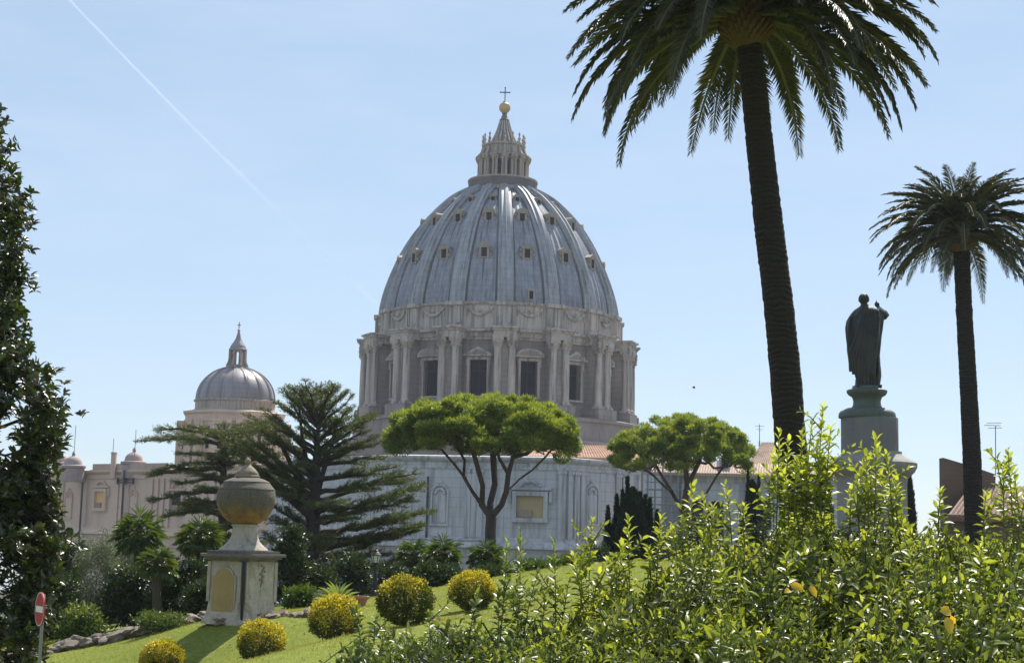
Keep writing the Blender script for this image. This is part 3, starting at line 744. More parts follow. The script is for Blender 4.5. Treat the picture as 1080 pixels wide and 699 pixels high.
for k in range(8):
    a = R(7)+R(45)*k+R(22.5); m = MB(); c = pfs(a, 7.9*sq, 0, 0)
    m.box((c.x, c.y, (SZ(387)+SZ(370))/2), (.42, .75, SZ(370)-SZ(387)), rz=a); m.tube([pfs(a, 11.5*sq, SZ(386.5), 0), pfs(a, 9.8*sq, SZ(382), 0), pfs(a, 8.6*sq, SZ(376), 0)], [.3, .2, .1], 6)
    m.build('pier', LANT, slan)
MB().lathe([(8*sq, SZ(370.5)), (9.6*sq, SZ(369.5)), (9.6*sq, SZ(368)), (8.4*sq, SZ(367.4)), (8.4*sq, SZ(366)), (7.3*sq, SZ(364)), (5.3*sq, SZ(361)), (3*sq, SZ(357)), (1.9*sq, SZ(353)), (1.0*sq, SZ(349.5))], (sx, sy), 32).build('lantern_cap', LEAD2, slan, True)
MB().ball((sx, sy, SZ(348.3)), 1.7*sq, 12).build('ball', GOLD, slan, True)
m = MB(); m.box((sx, sy, SZ(343.5)), (.16, .16, 1.7)); m.box((sx, sy, SZ(342.8)), (.8, .15, .16)); m.build('cross', IRON, slan)
m = MB().lathe([(44*sq, SZ(436)), (44*sq, SZ(434)), (42.2*sq, SZ(433.5)), (41.4*sq, SZ(432.5)), (41.4*sq, SZ(425.5)), (43*sq, SZ(424.8)), (43*sq, SZ(423.3)), (40*sq, SZ(422.6))], (sx, sy), 64)
m.build('dome_ring', LANT, bas, True)
oct_ = [(54.5*sq, SZ(492)), (54.5*sq, SZ(448)), (55.4*sq, SZ(447.5)), (55.4*sq, SZ(446)), (54*sq, SZ(445.5)), (54*sq, SZ(440)), (56.5*sq, SZ(438.6)), (56.5*sq, SZ(436.6)), (44*sq, SZ(434.6))]
MB().lathe(oct_, (sx, sy), 8, a0=R(22.5+10)).build('chapel_drum', CREAM, bas)
for k in range(8):
    for t in (-1, 1):
        a = R(10)+R(45)*k + t*R(5.0); m = MB(); c = pfs(a, 55.2*sq, 0, 0); m.box((c.x, c.y, (SZ(492)+SZ(446))/2), (1.2, 1.6, SZ(446)-SZ(492)), rz=R(10)+R(45)*k); m.build('corner_pilaster', CREAM, bas)
for k in range(8):
    a = R(10)+R(45)*(k+.5); m = MB(); c = pfs(a, 51.0*sq, 0, 0); ar = [(1.7*math.cos(t), 1.7*math.sin(t)) for t in np.linspace(0, PI, 9)]+[(-1.7, -3.5), (1.7, -3.5)]
    M = Matrix.Rotation(a, 3, 'Z'); n = len(ar); vs = [Vector((c.x, c.y, SZ(459))) + M @ Vector((x, d, h)) for d in (-.35, .6) for x, h in ar]
    m.add(vs, [tuple(range(n))[::-1], tuple(range(n, 2*n))] + [(i, (i+1) % n, (i+1) % n+n, i+n) for i in range(n)]); m.build('arched_window', DARKG, bas)
# little roof domes, chimney and masts over the left wing
for px, py, r_, Yd in ((65, 487, 7.5, 372), (77, 490, 9.5, 358), (141, 486, 9.5, 352)):
    c = at(px, py, Yd); s_ = r_*Yd/F; m = MB()
    m.lathe([(s_*1.25, c.z-4), (s_*1.25, c.z-.9), (s_*1.4, c.z-.7), (s_*1.4, c.z-.2), (s_, c.z), (s_*.94, c.z+s_*.4), (s_*.7, c.z+s_*.74), (s_*.35, c.z+s_*.92), (.35, c.z+s_*.97), (.42, c.z+s_*1.25), (.1, c.z+s_*1.5)], (c.x, c.y), 24)
    m.build('roof_dome', stone('rooflet', (.42, .32, .30), (.34, .26, .25), (.2, .15, .14), 1, .4), bas, True)
c = at(120, 486, 352); MB().box((c.x, c.y, c.z-1), (1.1, 1.1, 6)).box((c.x, c.y, c.z+1.9), (1.3, 1.3, .3)).build('chimney', CREAM, bas)
m = MB(); m.prism([P2(96, 358), P2(176, 341), P2(176, 350), P2(96, 366)], ZT-.5, ZT+1.6); m.build('parapet', PINK, bas)
for px, Y_, h_ in ((78, 350, 7), (142, 350, 6), (119, 350, 4)):
    c = at(px, 480, Y_); MB().tube([c, c+Vector((0, 0, h_))], .07, 6).build('roof_mast', IRON, bas)

# ================================================================== RIGHT-HAND BUILDINGS
o_ = at(750, 560, 205)
wing = empty('long_building', (o_.x, o_.y, -40), 'low pale building with tan tiled roof and arched windows behind the right pine', 'building')
def WP(px, Y): return P2(px, Y)
YW = 205; zE = zz(498, YW, 750)
m = MB(); m.prism([WP(678, 218), WP(700, 206), WP(884, 205), WP(884, 225), WP(678, 240)], -40, zE); m.build('wall', WHITE, wing)
m = MB(); sweep(m, [WP(700, 206), WP(884, 205)], [(-.5, zE-1.4), (.2, zE-1.4), (.25, zE-.8), (.6, zE-.4), (.6, zE), (-.5, zE+.1)]); m.build('cornice', WTRIM, wing)
m = MB(); tiled_roof(m, at(686, 498.5, 204), at(884, 503, 204), at(884, 492, 216), at(690, 487.5, 216), 70, .2); m.build('roof', TAN, wing)
for px in (728, 763):
    m = MB(); c = at(px, 489, 209); m.box((c.x, c.y, c.z-1), (1.5, 3, 3)); d_ = m.build('dormer', WTRIM, wing); MB().box((c.x, c.y-1.52, c.z-.1), (.9, .1, 1.1)).build('pane', DARKG, d_)
for px, py, w_, h_ in ((754, 537, 2.3, 3.6), (806, 535, 1.8, 3), (735, 534, 1.6, 2.6)):
    c = at(px, py, YW-.2); m = MB(); ar = [(w_/2*math.cos(t), w_/2*math.sin(t)) for t in np.linspace(0, PI, 9)]+[(-w_/2, -h_), (w_/2, -h_)]
    def outl(s, d0, d1, mm):
        n = len(ar); vs = [Vector((c.x+x*s, c.y+d, c.z+(h+.0)*s)) for d in (d1, d0) for x, h in ar]
        mm.add(vs, [tuple(range(n))[::-1], tuple(range(n, 2*n))] + [(i, (i+1) % n, (i+1) % n+n, i+n) for i in range(n)])
    outl(1.25, -.3, .3, m); f_ = m.build('window', WTRIM, wing); m = MB(); outl(1.0, -.38, .2, m); m.build('pane', DARKG, f_)
for px in (712, 722, 790, 820, 850):
    m = MB(); c = at(px, 530, YW-.3); m.box((c.x, c.y+.2, (zE-1.5-38)/2), (.9, .5, zE-1.5+38)); m.build('pilaster', WTRIM, wing)
# stepped gable building behind
g_ = at(805, 480, 222)
gab = empty('gabled_building', (g_.x, g_.y, -40), 'tan building with a steep tiled hip roof just left of the tall palm trunk', 'building')
m = MB(); m.prism([WP(772, 221), WP(846, 221), WP(846, 240), WP(772, 240)], -40, zz(497, 221, 800)); m.build('wall', CREAM, gab)
a_, b_, t_ = at(788, 500, 220.5), at(852, 501, 220.5), at(803, 467, 232)
m = MB(); tiled_roof(m, at(783, 500, 220.5), b_, at(842, 467, 232), t_, 26, .2); m.add([at(783, 500, 220.5), t_, at(786, 497, 240)], [(0, 1, 2)]); m.add([b_, at(842, 467, 232), at(850, 497, 244)], [(0, 2, 1)]); m.build('roof', TAN, gab)
c = at(801, 465, 231); m = MB(); m.tube([c, c+Vector((0, 0, 2.6))], .06, 6); m.box(c+Vector((0, 0, 2.3)), (1.4, .06, .06)); m.box(c+Vector((0, 0, 1.8)), (1.0, .06, .06)); m.tube([c+Vector((0,0,-2)), c], .12, 6)
m.build('aerial', STEEL, gab)
# narrow building with blue-grey windows, under scaffolding
n_o = at(705, 520, 226)
nb = empty('scaffolded_building', (n_o.x, n_o.y, -40), 'brown building with blue-grey windows behind the scaffolding, right of the basilica wall', 'building')
m = MB(); m.prism([WP(676, 226), WP(724, 222), WP(724, 232), WP(676, 236)], -40, zz(478, 224, 700)); m.build('wall', stone('brown_plaster', (.36, .28, .24), (.29, .23, .2), (.16, .12, .1), .3, .4), nb)
m = MB(); tiled_roof(m, at(672, 485, 221), at(728, 486, 221), at(722, 473, 230), at(680, 472, 230), 20, .2); m.build('roof', TAN, nb)
for px, py in ((703, 492), (703, 528), (688, 510)):
    c = at(px, py, 223.1); f_ = MB().box((c.x, c.y-.1, c.z), (2.6, .8, 3.4)).build('window', WTRIM, nb); MB().box((c.x, c.y-.55, c.z), (2.0, .1, 2.8)).build('pane', BLUEG, f_)
sc_o = at(704, 540, 203)
sf = empty('scaffolding', (sc_o.x, sc_o.y, -40), 'steel pole scaffolding standing between the white wall and the right pine', 'scaffolding')
xl, xr_ = at(683, 520, 203).x, at(723, 520, 203).x; ztp = zz(485, 203, 703)
for i in range(6):
    x = xl+(xr_-xl)*i/5
    for dy in (0, 1.3): MB().tube([(x, 202.6+dy, -40), (x, 202.6+dy, ztp)], .07, 6).build('pole', STEEL, sf)
z = ztp
while z > -12:
    m = MB()
    for dy in (0, 1.3): m.tube([(xl-.3, 202.6+dy, z), (xr_+.3, 202.6+dy, z)], .06, 6); m.tube([(xl-.3, 202.6+dy, z-1), (xr_+.3, 202.6+dy, z-1)], .05, 6)
    m.box(((xl+xr_)/2, 203.25, z-1.95), (xr_-xl, 1.2, .1)); m.build('deck', STEEL, sf); z -= 2.0
# brick house with tiled roof at the right edge
h_o = at(1040, 545, 70)
hs = empty('brick_house', (h_o.x, h_o.y, -10), 'brick house with brown tiled roof at the right edge behind the small palm', 'house')
a_, b_ = at(996, 545, 72), at(1100, 548, 72)
BR2 = stone('house_brick', (.185, .125, .095), (.135, .092, .072), (.07, .05, .04), .8, .4, .6, course=.25)
zt0 = at(996, 483, 72).z; 
m = MB(); A = at(996, 560, 72); B = at(1051, 560, 72)
zl_, zr_ = at(996, 482.5, 72).z, at(1051, 500, 72).z
vs = [(A.x, 72, -10), (B.x, 72, -10), (B.x, 72, zr_), (A.x+1.3, 72, zl_-.35), (A.x, 72, zl_), (A.x, 72.7, -10), (B.x, 72.7, -10), (B.x, 72.7, zr_), (A.x+1.3, 72.7, zl_-.35), (A.x, 72.7, zl_)]
m.add(vs, [(4, 3, 2, 1, 0), (5, 6, 7, 8, 9), (0, 1, 6, 5), (1, 2, 7, 6), (2, 3, 8, 7), (3, 4, 9, 8), (4, 0, 5, 9)]); m.build('gable_wall', BR2, hs)
m = MB(); m.box((at(1060, 560, 69.6).x, 69.8, -6+at(1060, 548, 69).z/2-2), (4.9, 2.2, 8+at(1060, 548, 69).z)); m.build('wall', BR2, hs)
BTILE = tile_mat('brown_tiles', (.25, .155, .115), (.34, .23, .175), .4)
m = MB(); tiled_roof(m, at(999, 544, 68), at(1110, 545, 68), at(1110, 513, 71.9), at(1021, 515, 71.9), 22, .09); m.build('roof', BTILE, hs)
m = MB(); A = at(1000, 551, 68.3); B = at(1110, 552, 68.3); m.box(((A.x+B.x)/2, 68.6, A.z-1.2), (B.x-A.x, .3, 2.8)); m.build('eaves_wall', BR2, hs)
c = at(1050, 503, 72.5); m = MB(); tp = at(1050, 449, 72.5); m.tube([c, tp], .022, 6)
for k, (dz, l_) in enumerate(((.02, .55), (.14, .4), (-.1, .3))): m.tube([tp+Vector((-l_, .1*k, dz)), tp+Vector((.25, -.1*k, dz))], .014, 5)
for dx in (-.45, -.3, -.15, 0.05): m.tube([tp+Vector((dx, -.18, .02)), tp+Vector((dx, .18, .02))], .012, 5)
tag(m.build('roof_aerial', STEEL, org=c), 'thin metal aerial on a mast above the brick house', 'aerial')

# ================================================================== TREES
def bark(name, a, b, s=3):
    m = newmat(name); c = mixc(m, noise(m, s, 5, .65, sc3=(1, 1, .3)), a, b); return finish(m, c, .9, noise(m, s*3, 5, .7, sc3=(1, 1, .35), lo=0, hi=1), .8, .05)
BARK = bark('pine_bark', (.13, .095, .075), (.06, .045, .038), 2)
DBARK = bark('dark_bark', (.07, .055, .045), (.035, .028, .024), 2)
GBARK = bark('grey_bark', (.16, .14, .12), (.09, .08, .07), 4)
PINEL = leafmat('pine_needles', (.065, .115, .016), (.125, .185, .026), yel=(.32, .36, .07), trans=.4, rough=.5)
CEDL = leafmat('cedar_needles', (.026, .045, .016), (.060, .082, .024), yel=(.14, .16, .05), trans=.35, rough=.55)
CYPL = leafmat('cypress_scales', (.014, .026, .014), (.026, .042, .018), trans=.12, rough=.6)
MAGL = leafmat('magnolia_leaves', (.022, .042, .012), (.045, .075, .015), yel=(.12, .10, .025), trans=.22, rough=.3, spec=.6, under=(.055, .055, .022))

def stone_pine(label, loc_px, Y, tilt_limbs, crown, seed, per=420, n_cl=150):
    """crown: (x0, x1, y_top, y_bot) px box of the umbrella; tilt_limbs: px polylines of the main forks"""
    rs = np.random.default_rng(seed); b = base(loc_px, Y)
    t = empty('stone_pine', b, label, 'pine tree', 'umbrella-crowned stone pines')
    x0, x1, yt, yb = crown; a = at(x0, yb, Y); c = at(x1, yb, Y); top = at((x0+x1)/2, yt, Y)
    cx, hw = (a.x+c.x)/2, (c.x-a.x)/2; z0 = (a.z+c.z)/2; H = top.z-z0; slope = (c.z-a.z)/(2*hw)
    cl = []; rad = []
    for i in range(n_cl):
        u = math.sqrt(rs.uniform()) if i > n_cl*.22 else rs.uniform(.85, 1); th = rs.uniform(0, 2*PI)
        x, y = u*math.cos(th), u*math.sin(th)*.9
        zt = H*(math.sqrt(max(0, 1-(u*.97)**2))*.70 + .30)*(.93+.10*rs.uniform())
        r_ = rs.uniform(.34, .70)*hw/5.6
        lay = rs.uniform() ** 1.5
        zc = z0 + zt - r_*.75 - lay*(.36*H + .22*zt*(1-u)) - .06*H
        zc += .12*math.sin(3*th+seed)*u
        cl.append((cx+x*(hw-r_*.8), Y+y*(hw-r_*.8), zc + slope*x*hw*.6)); rad.append(r_)
    cl = np.array(cl); rad = np.array(rad)
    limbs = []
    for k, pl in enumerate(tilt_limbs):
        pts = [tuple(at(px, py, Y+dy)) for px, py, dy in pl]
        if k == 0: pts = [tuple(b)] + pts
        limbs.append(pts)
    pos, par, rr = skeleton(limbs, cl - np.array([0, 0, .25]), r_tip=.028, expo=1.9, rmax=None, mids=3, wig=.16, seed=seed)
    f = (tilt_limbs[0][0][3] if len(tilt_limbs[0][0]) > 3 else 0)
    m = MB(); sc_ = .31*hw/5.6/rr[0]; skel_mesh(m, pos, par, np.maximum(rr*sc_, .028), 7); m.build('trunk', BARK, t, True, sharp=60)
    P, D, q, tp = clump_leaves(cl, rad, per, flat=.7, shell=.4, out=.8, upb=.45)
    cb = np.repeat(rs.uniform(0, .35, len(cl)), per); ti = np.clip(.65*(tp > .15)*rs.uniform(size=len(P)) + cb + rs.normal(size=len(P))*.08, 0, .9)  # paler tint paints sunlight onto the clump tops; the rest varies at random
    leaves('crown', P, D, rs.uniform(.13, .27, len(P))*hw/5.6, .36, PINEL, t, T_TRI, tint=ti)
    return t
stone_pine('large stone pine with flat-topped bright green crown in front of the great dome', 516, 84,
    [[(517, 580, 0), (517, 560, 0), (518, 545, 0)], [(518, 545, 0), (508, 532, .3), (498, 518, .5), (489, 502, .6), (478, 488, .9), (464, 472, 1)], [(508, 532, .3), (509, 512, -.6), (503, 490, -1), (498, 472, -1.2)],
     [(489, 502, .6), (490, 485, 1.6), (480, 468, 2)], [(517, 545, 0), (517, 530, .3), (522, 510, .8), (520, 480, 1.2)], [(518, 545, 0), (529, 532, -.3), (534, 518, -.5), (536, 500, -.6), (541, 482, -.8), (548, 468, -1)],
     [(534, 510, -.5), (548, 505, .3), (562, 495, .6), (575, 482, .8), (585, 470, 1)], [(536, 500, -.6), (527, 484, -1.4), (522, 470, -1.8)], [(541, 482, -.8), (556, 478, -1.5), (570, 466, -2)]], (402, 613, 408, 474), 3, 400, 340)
stone_pine('smaller stone pine with open rounded crown, between the basilica and the tall palm', 727, 104,
    [[(727, 600, 0), (726, 575, 0), (724, 550, 0)], [(724, 550, 0), (716, 532, .4), (708, 518, .6), (700, 505, .8), (690, 488, 1), (678, 476, 1.2)], [(724, 550, 0), (722, 530, -.3), (725, 512, -.6), (723, 494, -.9), (718, 478, -1)],
     [(724, 512, -.6), (731, 500, -.9), (738, 486, -1.2), (745, 472, -1.4)], [(728, 560, 0), (735, 540, .4), (745, 520, .7), (757, 500, .9), (770, 484, 1)], [(708, 518, .6), (700, 512, -.8), (688, 500, -1.2), (675, 492, -1.5)]], (640, 797, 429, 497), 5, 360, 260)

def cedar(label, px, Y, trunk, branches, seed, tops, dens=1.0):
    """trunk: px polyline; branches: (px_start, py_start, px_end, py_end, depth) seen; extra ones grow towards and away from the camera"""
    rs = np.random.default_rng(seed); b = base(px, Y)
    t = empty('cedar_tree', b, label, 'cedar tree', 'flat-branched cedars')
    m = MB(); tr = [tuple(b)] + [tuple(at(x, y, Y)) for x, y in trunk]
    n = len(tr); m.tube(tr, [tops[0]*(1-i/(n-1))**.8+.012 for i in range(n)], 9)
    LP = []; LD = []
    for (xs_, ys_, xe, ye, dp) in branches:
        A = at(xs_, ys_, Y); B = at(xe, ye, Y+dp); ln = (B-A).length
        k = max(5, int(ln/.5)); pts = []
        sag = rs.uniform(-.03, .06)
        for i in range(k+1):
            u = i/k; p = A.lerp(B, u); p.z += sag*ln*math.sin(PI*u) + rs.normal()*.05*(0 < i < k)
            p.x += rs.normal()*.05; p.y += rs.normal()*.08; pts.append(p)
        m.tube(pts, [max(.02, .13*(1-i/(k+.5))*min(1, ln/4)+.015) for i in range(k+1)], 6, cap=False)
        d = (B-A).normalized(); side = Vector((-d.y, d.x, 0)).normalized()
        for i in range(1, k*3+1):
            u = .18 + .82*i/(k*3)
            p = pts[min(k, int(u*k))].lerp(pts[min(k, int(u*k)+1)], u*k-int(u*k)) if int(u*k) < k else pts[k]
            if rs.uniform() < .2 or math.sin(i*1.9+seed+xs_*.3+ye) > .66: continue
            for s in (-1, 1):
                L_ = ln*(.10+.22*math.sin(PI*min(1, u*.9+.05)))*rs.uniform(.5, 1.1)
                e = p + (side*s*.85 + d*rs.uniform(.35, 1.0) + Vector((0, 0, rs.uniform(-.22, .34)))).normalized()*L_
                m.tube([p, e], [.016, .008], 3, cap=False)
                c_ = max(3, int(L_/.09*dens))
                for q in range(c_):
                    v = (q+rs.uniform())/c_; LP.append(p.lerp(e, v)); LD.append((e-p).normalized())
    m.build('trunk', DBARK, t, True, sharp=60)
    LP = np.array([tuple(v) for v in LP]); LD = np.array([tuple(v) for v in LD]); k = 13
    P = np.repeat(LP, k, 0) + rs.normal(size=(len(LP)*k, 3))*np.array([.08, .08, .045]); D = np.repeat(LD, k, 0)*.6 + rs.normal(size=P.shape)*.6 + np.array([0, 0, .45])
    leaves('foliage', P, D, rs.uniform(.07, .14, len(P)), .30, CEDL, t, T_TRI, tint=rs.uniform(size=len(P))**2*.8)
    return t
rs0 = np.random.default_rng(11)
br = []
def tx(y): return np.interp(y, [405, 440, 480, 540, 610], [338, 337, 334, 331, 329])
# right side: long, level, slightly rising; left side: rising steeply and then level
for y, e, ye in ((448, 378, 446), (456, 400, 468), (468, 405, 484), (480, 418, 492), (490, 438, 499), (500, 428, 506), (508, 441, 514), (520, 432, 528), (528, 452, 540), (538, 430, 546), (548, 444, 553), (556, 420, 566), (566, 436, 560), (575, 410, 584), (586, 430, 588), (596, 400, 598), (545, 400, 572), (515, 405, 535), (463, 385, 456)):
    br.append((tx(y+12), y+6+abs(e-tx(y))*.24, e, ye, rs0.uniform(-1.5, 1.5)))
for y, e, ye in ((450, 276, 432), (462, 262, 440), (474, 252, 452), (482, 250, 464), (492, 262, 478), (505, 270, 492), (520, 285, 508), (535, 277, 526), (550, 290, 545), (565, 280, 562), (580, 292, 585), (500, 240, 470), (540, 300, 534), (445, 285, 446)):
    br.append((tx(y+14), y+8+abs(e-tx(y))*.42, e, ye, rs0.uniform(-1.5, 1.5)))
for y in range(445, 600, 12):
    for s in (-1, 1):
        o = rs0.uniform(-45, 45)*min(1, (y-395)/90); br.append((tx(y+10), y+10, tx(y)+o, y+rs0.uniform(-6, 5), s*rs0.uniform(1.6, 4.2)*min(1, (y-395)/90)))
for x, y, e, ye in ((335, 450, 300, 414), (335, 446, 312, 408), (336, 444, 324, 404), (336, 442, 338, 402), (336, 444, 352, 404), (336, 446, 366, 410), (335, 452, 374, 420), (335, 456, 290, 420), (333, 480, 282, 432), (333, 475, 392, 440),
    (334, 450, 318, 412), (336, 450, 345, 410), (334, 462, 305, 424), (336, 465, 372, 430), (333, 492, 268, 446), (334, 490, 398, 458)):
    for dz in ((-1.3, 1.4) if e % 4 == 0 else (.2,)): br.append((x, y, e+rs0.uniform(-5, 5), ye+rs0.uniform(-2, 4), dz))
big_c = cedar('tall dark cedar with spreading tiers of branches right of the stone urn', 329, 72, [(329, 600), (331, 560), (332, 520), (334, 480), (335, 458), (336, 438)], br, 21, (.42,))
m = MB()
for pl, r0 in (([(331, 560), (322, 530), (312, 500), (300, 475), (290, 455)], .22), ([(331, 535), (340, 500), (350, 470), (356, 445)], .17), ([(332, 520), (324, 490), (318, 455), (315, 425)], .15)):
    m.tube([at(x, y, 72+i*.2) for i, (x, y) in enumerate(pl)], [r0*(1-i/(len(pl)+.3)) for i in range(len(pl))], 7)
m.build('limb', DBARK, big_c, True, sharp=60)
br = []
def tx(y): return np.interp(y, [440, 500, 560, 620], [236, 236, 234, 233])
for y, e, ye in ((452, 275, 446), (460, 290, 455), (470, 285, 468), (482, 300, 480), (495, 285, 496), (510, 290, 512), (525, 280, 528), (545, 275, 548)):
    br.append((tx(y+8), y+8, e, ye, rs0.uniform(-1.5, 1.5)))
for y, e, ye in ((450, 200, 450), (458, 166, 454), (464, 154, 465), (474, 185, 478), (484, 168, 496), (492, 158, 502), (500, 183, 508), (512, 160, 526), (522, 190, 532), (535, 175, 545), (550, 195, 556)):
    br.append((tx(y+4), y+4, e, ye, rs0.uniform(-1.5, 1.5)))
for y in range(450, 600, 8):
    for s in (-1, 1): br.append((tx(y+6), y+6, tx(y)+rs0.uniform(-40, 40), y+rs0.uniform(-3, 6), s*rs0.uniform(1.5, 4)))
cedar('lower cedar with level branches left of the stone urn, below the small dome', 233, 80, [(233, 600), (235, 540), (236, 490), (236, 462), (237, 446)], br, 22, (.33,))

def cypress(label, px, Y, py_top, w_px, seed, py_b=590, spikes=(), sharp_=.5, cat='cypress tree'):
    rs = np.random.default_rng(seed); b = base(px, Y); top = at(px, py_top, Y); wd = w_px*Y/F/2
    t = empty('cypress_tree', b, label, cat, 'dark cypresses')
    H = top.z-b.z; MB().tube([b, (b.x, b.y, b.z+H*.8)], [.14, .04], 8).build('trunk', DBARK, t, True)
    n = int(4200*H*wd); z = rs.uniform(0, 1, n)**.9; prof_ = np.minimum(1, 3*(z+.06))*np.clip((1-z)/sharp_, 0, 1)**.6
    th = rs.uniform(0, 2*PI, n); lob = .86+.14*np.sin(th*5+z*9)+rs.normal(size=n)*.05
    r = wd*prof_*lob*rs.uniform(.55, 1, n)**.5
    P = np.stack([b.x+r*np.cos(th), b.y+r*np.sin(th), b.z+H*(.03+z*.93)], 1)
    for (dx, top2, rr) in spikes:
        k = 2600; zz_ = rs.uniform(0, 1, k); th2 = rs.uniform(0, 2*PI, k); tp = at(px+dx, top2, Y)
        r2 = rr*Y/F*np.clip(1-zz_, 0, 1)**.7*rs.uniform(.4, 1, k)
        P = np.vstack([P, np.stack([tp.x+r2*np.cos(th2), b.y+r2*np.sin(th2), tp.z - (1-zz_)*H*.45], 1)])
    n = len(P); D = rs.normal(size=(n, 3))*.35 + np.array([0, 0, 1.2]); D[:, :2] += (P[:, :2]-np.array([b.x, b.y]))*.5/wd
    leaves('foliage', P, D, rs.uniform(.10, .24, n), .35, CYPL, t, T_TRI)
    return t
cypress('broad dark cypress with a thin spike on top, in front of the basilica wall corner', 665, 62, 512, 62, 31, spikes=((-3, 505, 3), (-14, 524, 6), (10, 521, 6), (20, 528, 6), (-23, 536, 6), (3, 517, 5), (27, 540, 5), (-8, 519, 5), (15, 524, 5)), sharp_=.55)
cypress('narrow dark cypress just left of the tall palm trunk', 793, 88, 499, 34, 32, spikes=((-4, 497, 6), (7, 501, 6)), sharp_=.35)
cypress('dark cypress standing in the gap between the tall palm and the statue', 868, 80, 476, 30, 33, sharp_=.4)
cypress('dark cypress barely showing past the right edge of the statue pedestal', 962, 84, 494, 18, 34, sharp_=.4)

# date palms ---------------------------------------------------------------------
FRL = leafmat('date_palm_leaflets', (.026, .038, .017), (.046, .060, .026), yel=(.10, .085, .045), trans=.15, rough=.45, spec=.45)
RACH = finish(newmat('frond_midrib'), (.10, .10, .045), .65)
def palm_trunk_mat():
    m = newmat('palm_bark'); t = N(m, 'ShaderNodeTexCoord')
    mp = N(m, 'ShaderNodeMapping'); mp.inputs['Scale'].default_value = (1, 1, 1); L(m, t.outputs['Object'], mp.inputs[0])
    wv = N(m, 'ShaderNodeTexWave', bands_direction='Z'); wv.inputs['Scale'].default_value = 3.2; wv.inputs['Distortion'].default_value = 7; wv.inputs['Detail'].default_value = 3; L(m, mp.outputs[0], wv.inputs['Vector'])
    c = mixc(m, wv.outputs['Fac'], (.014, .010, .009), (.026, .019, .016)); c = mixc(m, noise(m, 7, 5, .7), c, (.022, .016, .014))
    return finish(m, c, .95, wv.outputs['Fac'], .8, .06)
PBARK = palm_trunk_mat()
PINEA = stone('frond_stubs', (.12, .075, .035), (.07, .045, .025), (.05, .035, .02), 5, .5, 4, fine=9)
def frond(t, org, az, el, ln, droop, seed, nl=64, lw=.42):
    rs = np.random.default_rng(seed); n = 22; pts = []; p = Vector(org); e = el; ds = ln/n
    side0 = rs.normal()*.1
    for i in range(n+1):
        pts.append(p.copy()); u = i/n
        e = el - droop*(u**1.15) ; a = az + side0*u*u
        p = p + Vector((math.sin(a)*math.cos(e), -math.cos(a)*math.cos(e), math.sin(e)))*ds
    m = MB(); m.tube(pts, [.045*(1-.85*i/n)+.006 for i in range(n+1)], 5, cap=False)
    fr = m.build('frond', RACH, t, True)
    P = []; D = []; U = []; S = []
    for i in range(nl*2):
        u = .10 + .90*(i//2)/nl + rs.uniform(0, .008); x = min(u, .999)*n; j = int(x)
        q = pts[j].lerp(pts[j+1], x-j); d = (pts[j+1]-pts[j]).normalized(); sd_ = d.cross(Vector((0, 0, 1)))
        sd_ = sd_.normalized() if sd_.length > .05 else Vector((1, 0, 0)); up = sd_.cross(d)
        s = 1 if i % 2 else -1; fw = .55 + .75*u
        v = (sd_*s*rs.uniform(.75, 1.0) + d*fw + up*rs.uniform(-.12, .38) + Vector((0, 0, -.12)))
        P.append(q); D.append(v); U.append(up + sd_*s*rs.uniform(-.4, .4)); S.append(lw*(.35+.95*math.sin(PI*min(1, .12+u*.86)))*rs.uniform(.8, 1.1))
    lf = leaves('leaflets', np.array(P), np.array(D), np.array(S), .085, FRL, fr, T_DIA, up=np.array(U), tint=rs.uniform(size=len(P))**3)
    return fr
def date_palm(label, Y, trunk, wpx, crown, ln, nf, seed, nl, lw, bulb):
    rs = np.random.default_rng(seed); b = base(trunk[0][0], Y)
    t = empty('date_palm', b, label, 'palm tree', 'tall date palms')
    pts = [b] + [at(x, y, Y) for x, y in trunk]; n = len(pts)
    fine_ = []; rad = []; K = 170
    zsx = [p.z for p in pts]
    for i in range(K+1):
        z = zsx[0] + (zsx[-1]-zsx[0])*i/K; fine_.append((float(np.interp(z, zsx, [p.x for p in pts])), Y, z))
        w_ = np.interp(i/K, np.linspace(0, 1, len(wpx)), wpx)*Y/F/2; rad.append(w_*(1+.012*(i % 2)+rs.normal()*.02))
    MB().tube(fine_, rad, 18).build('trunk', PBARK, t, False)
    c = at(crown[0], crown[1], Y)
    if bulb:
        m = MB(); r0 = bulb*Y/F; m.lathe([(rad[-1], c.z-r0*1.35), (r0*.82, c.z-r0*.95), (r0, c.z-r0*.45), (r0*.98, c.z), (r0*.6, c.z+r0*.6), (r0*.2, c.z+r0)], (c.x, Y), 20)
        for i in range(150):
            a = i*2.39996; h = -1.2+1.6*i/150; rr = r0*(.6+.42*min(1, (h+1.25)*1.6)); p0 = Vector((c.x+rr*math.cos(a), Y+rr*math.sin(a), c.z+h*r0))
            m.tube([p0-Vector((math.cos(a), math.sin(a), .5))*.08, p0 + Vector((math.cos(a), math.sin(a), .9))*.10], [.06, .03], 5)
        m.build('crown_base', PINEA, t, True, sharp=50)
    for i in range(nf):
        u = (i+.5)/nf; a = i*2.39996+rs.normal()*.12
        el = R(84) - R(94)*(u**.85) + rs.normal()*.05
        if bulb and u > .72 and math.cos(a) > .92: continue
        frond(t, (c.x+math.sin(a)*.15, Y-math.cos(a)*.15, c.z + .25*(1-u)*(ln/4.6)), a, el, ln*rs.uniform(.88, 1.06)*(.8+.2*min(1, u*3)), R(66)+R(20)*math.sin(PI*u)+rs.normal()*.08, seed*1000+i, nl, lw)
    return t
date_palm('very tall date palm whose drooping crown fills the top right of the view', 27, [(843, 570), (836, 500), (829, 400), (821, 320), (811, 240), (801, 150), (794, 80), (790, 45)], [37, 35, 33, 32, 31, 29, 28], (787, 20), 3.66, 122, 41, 100, .35, 25)
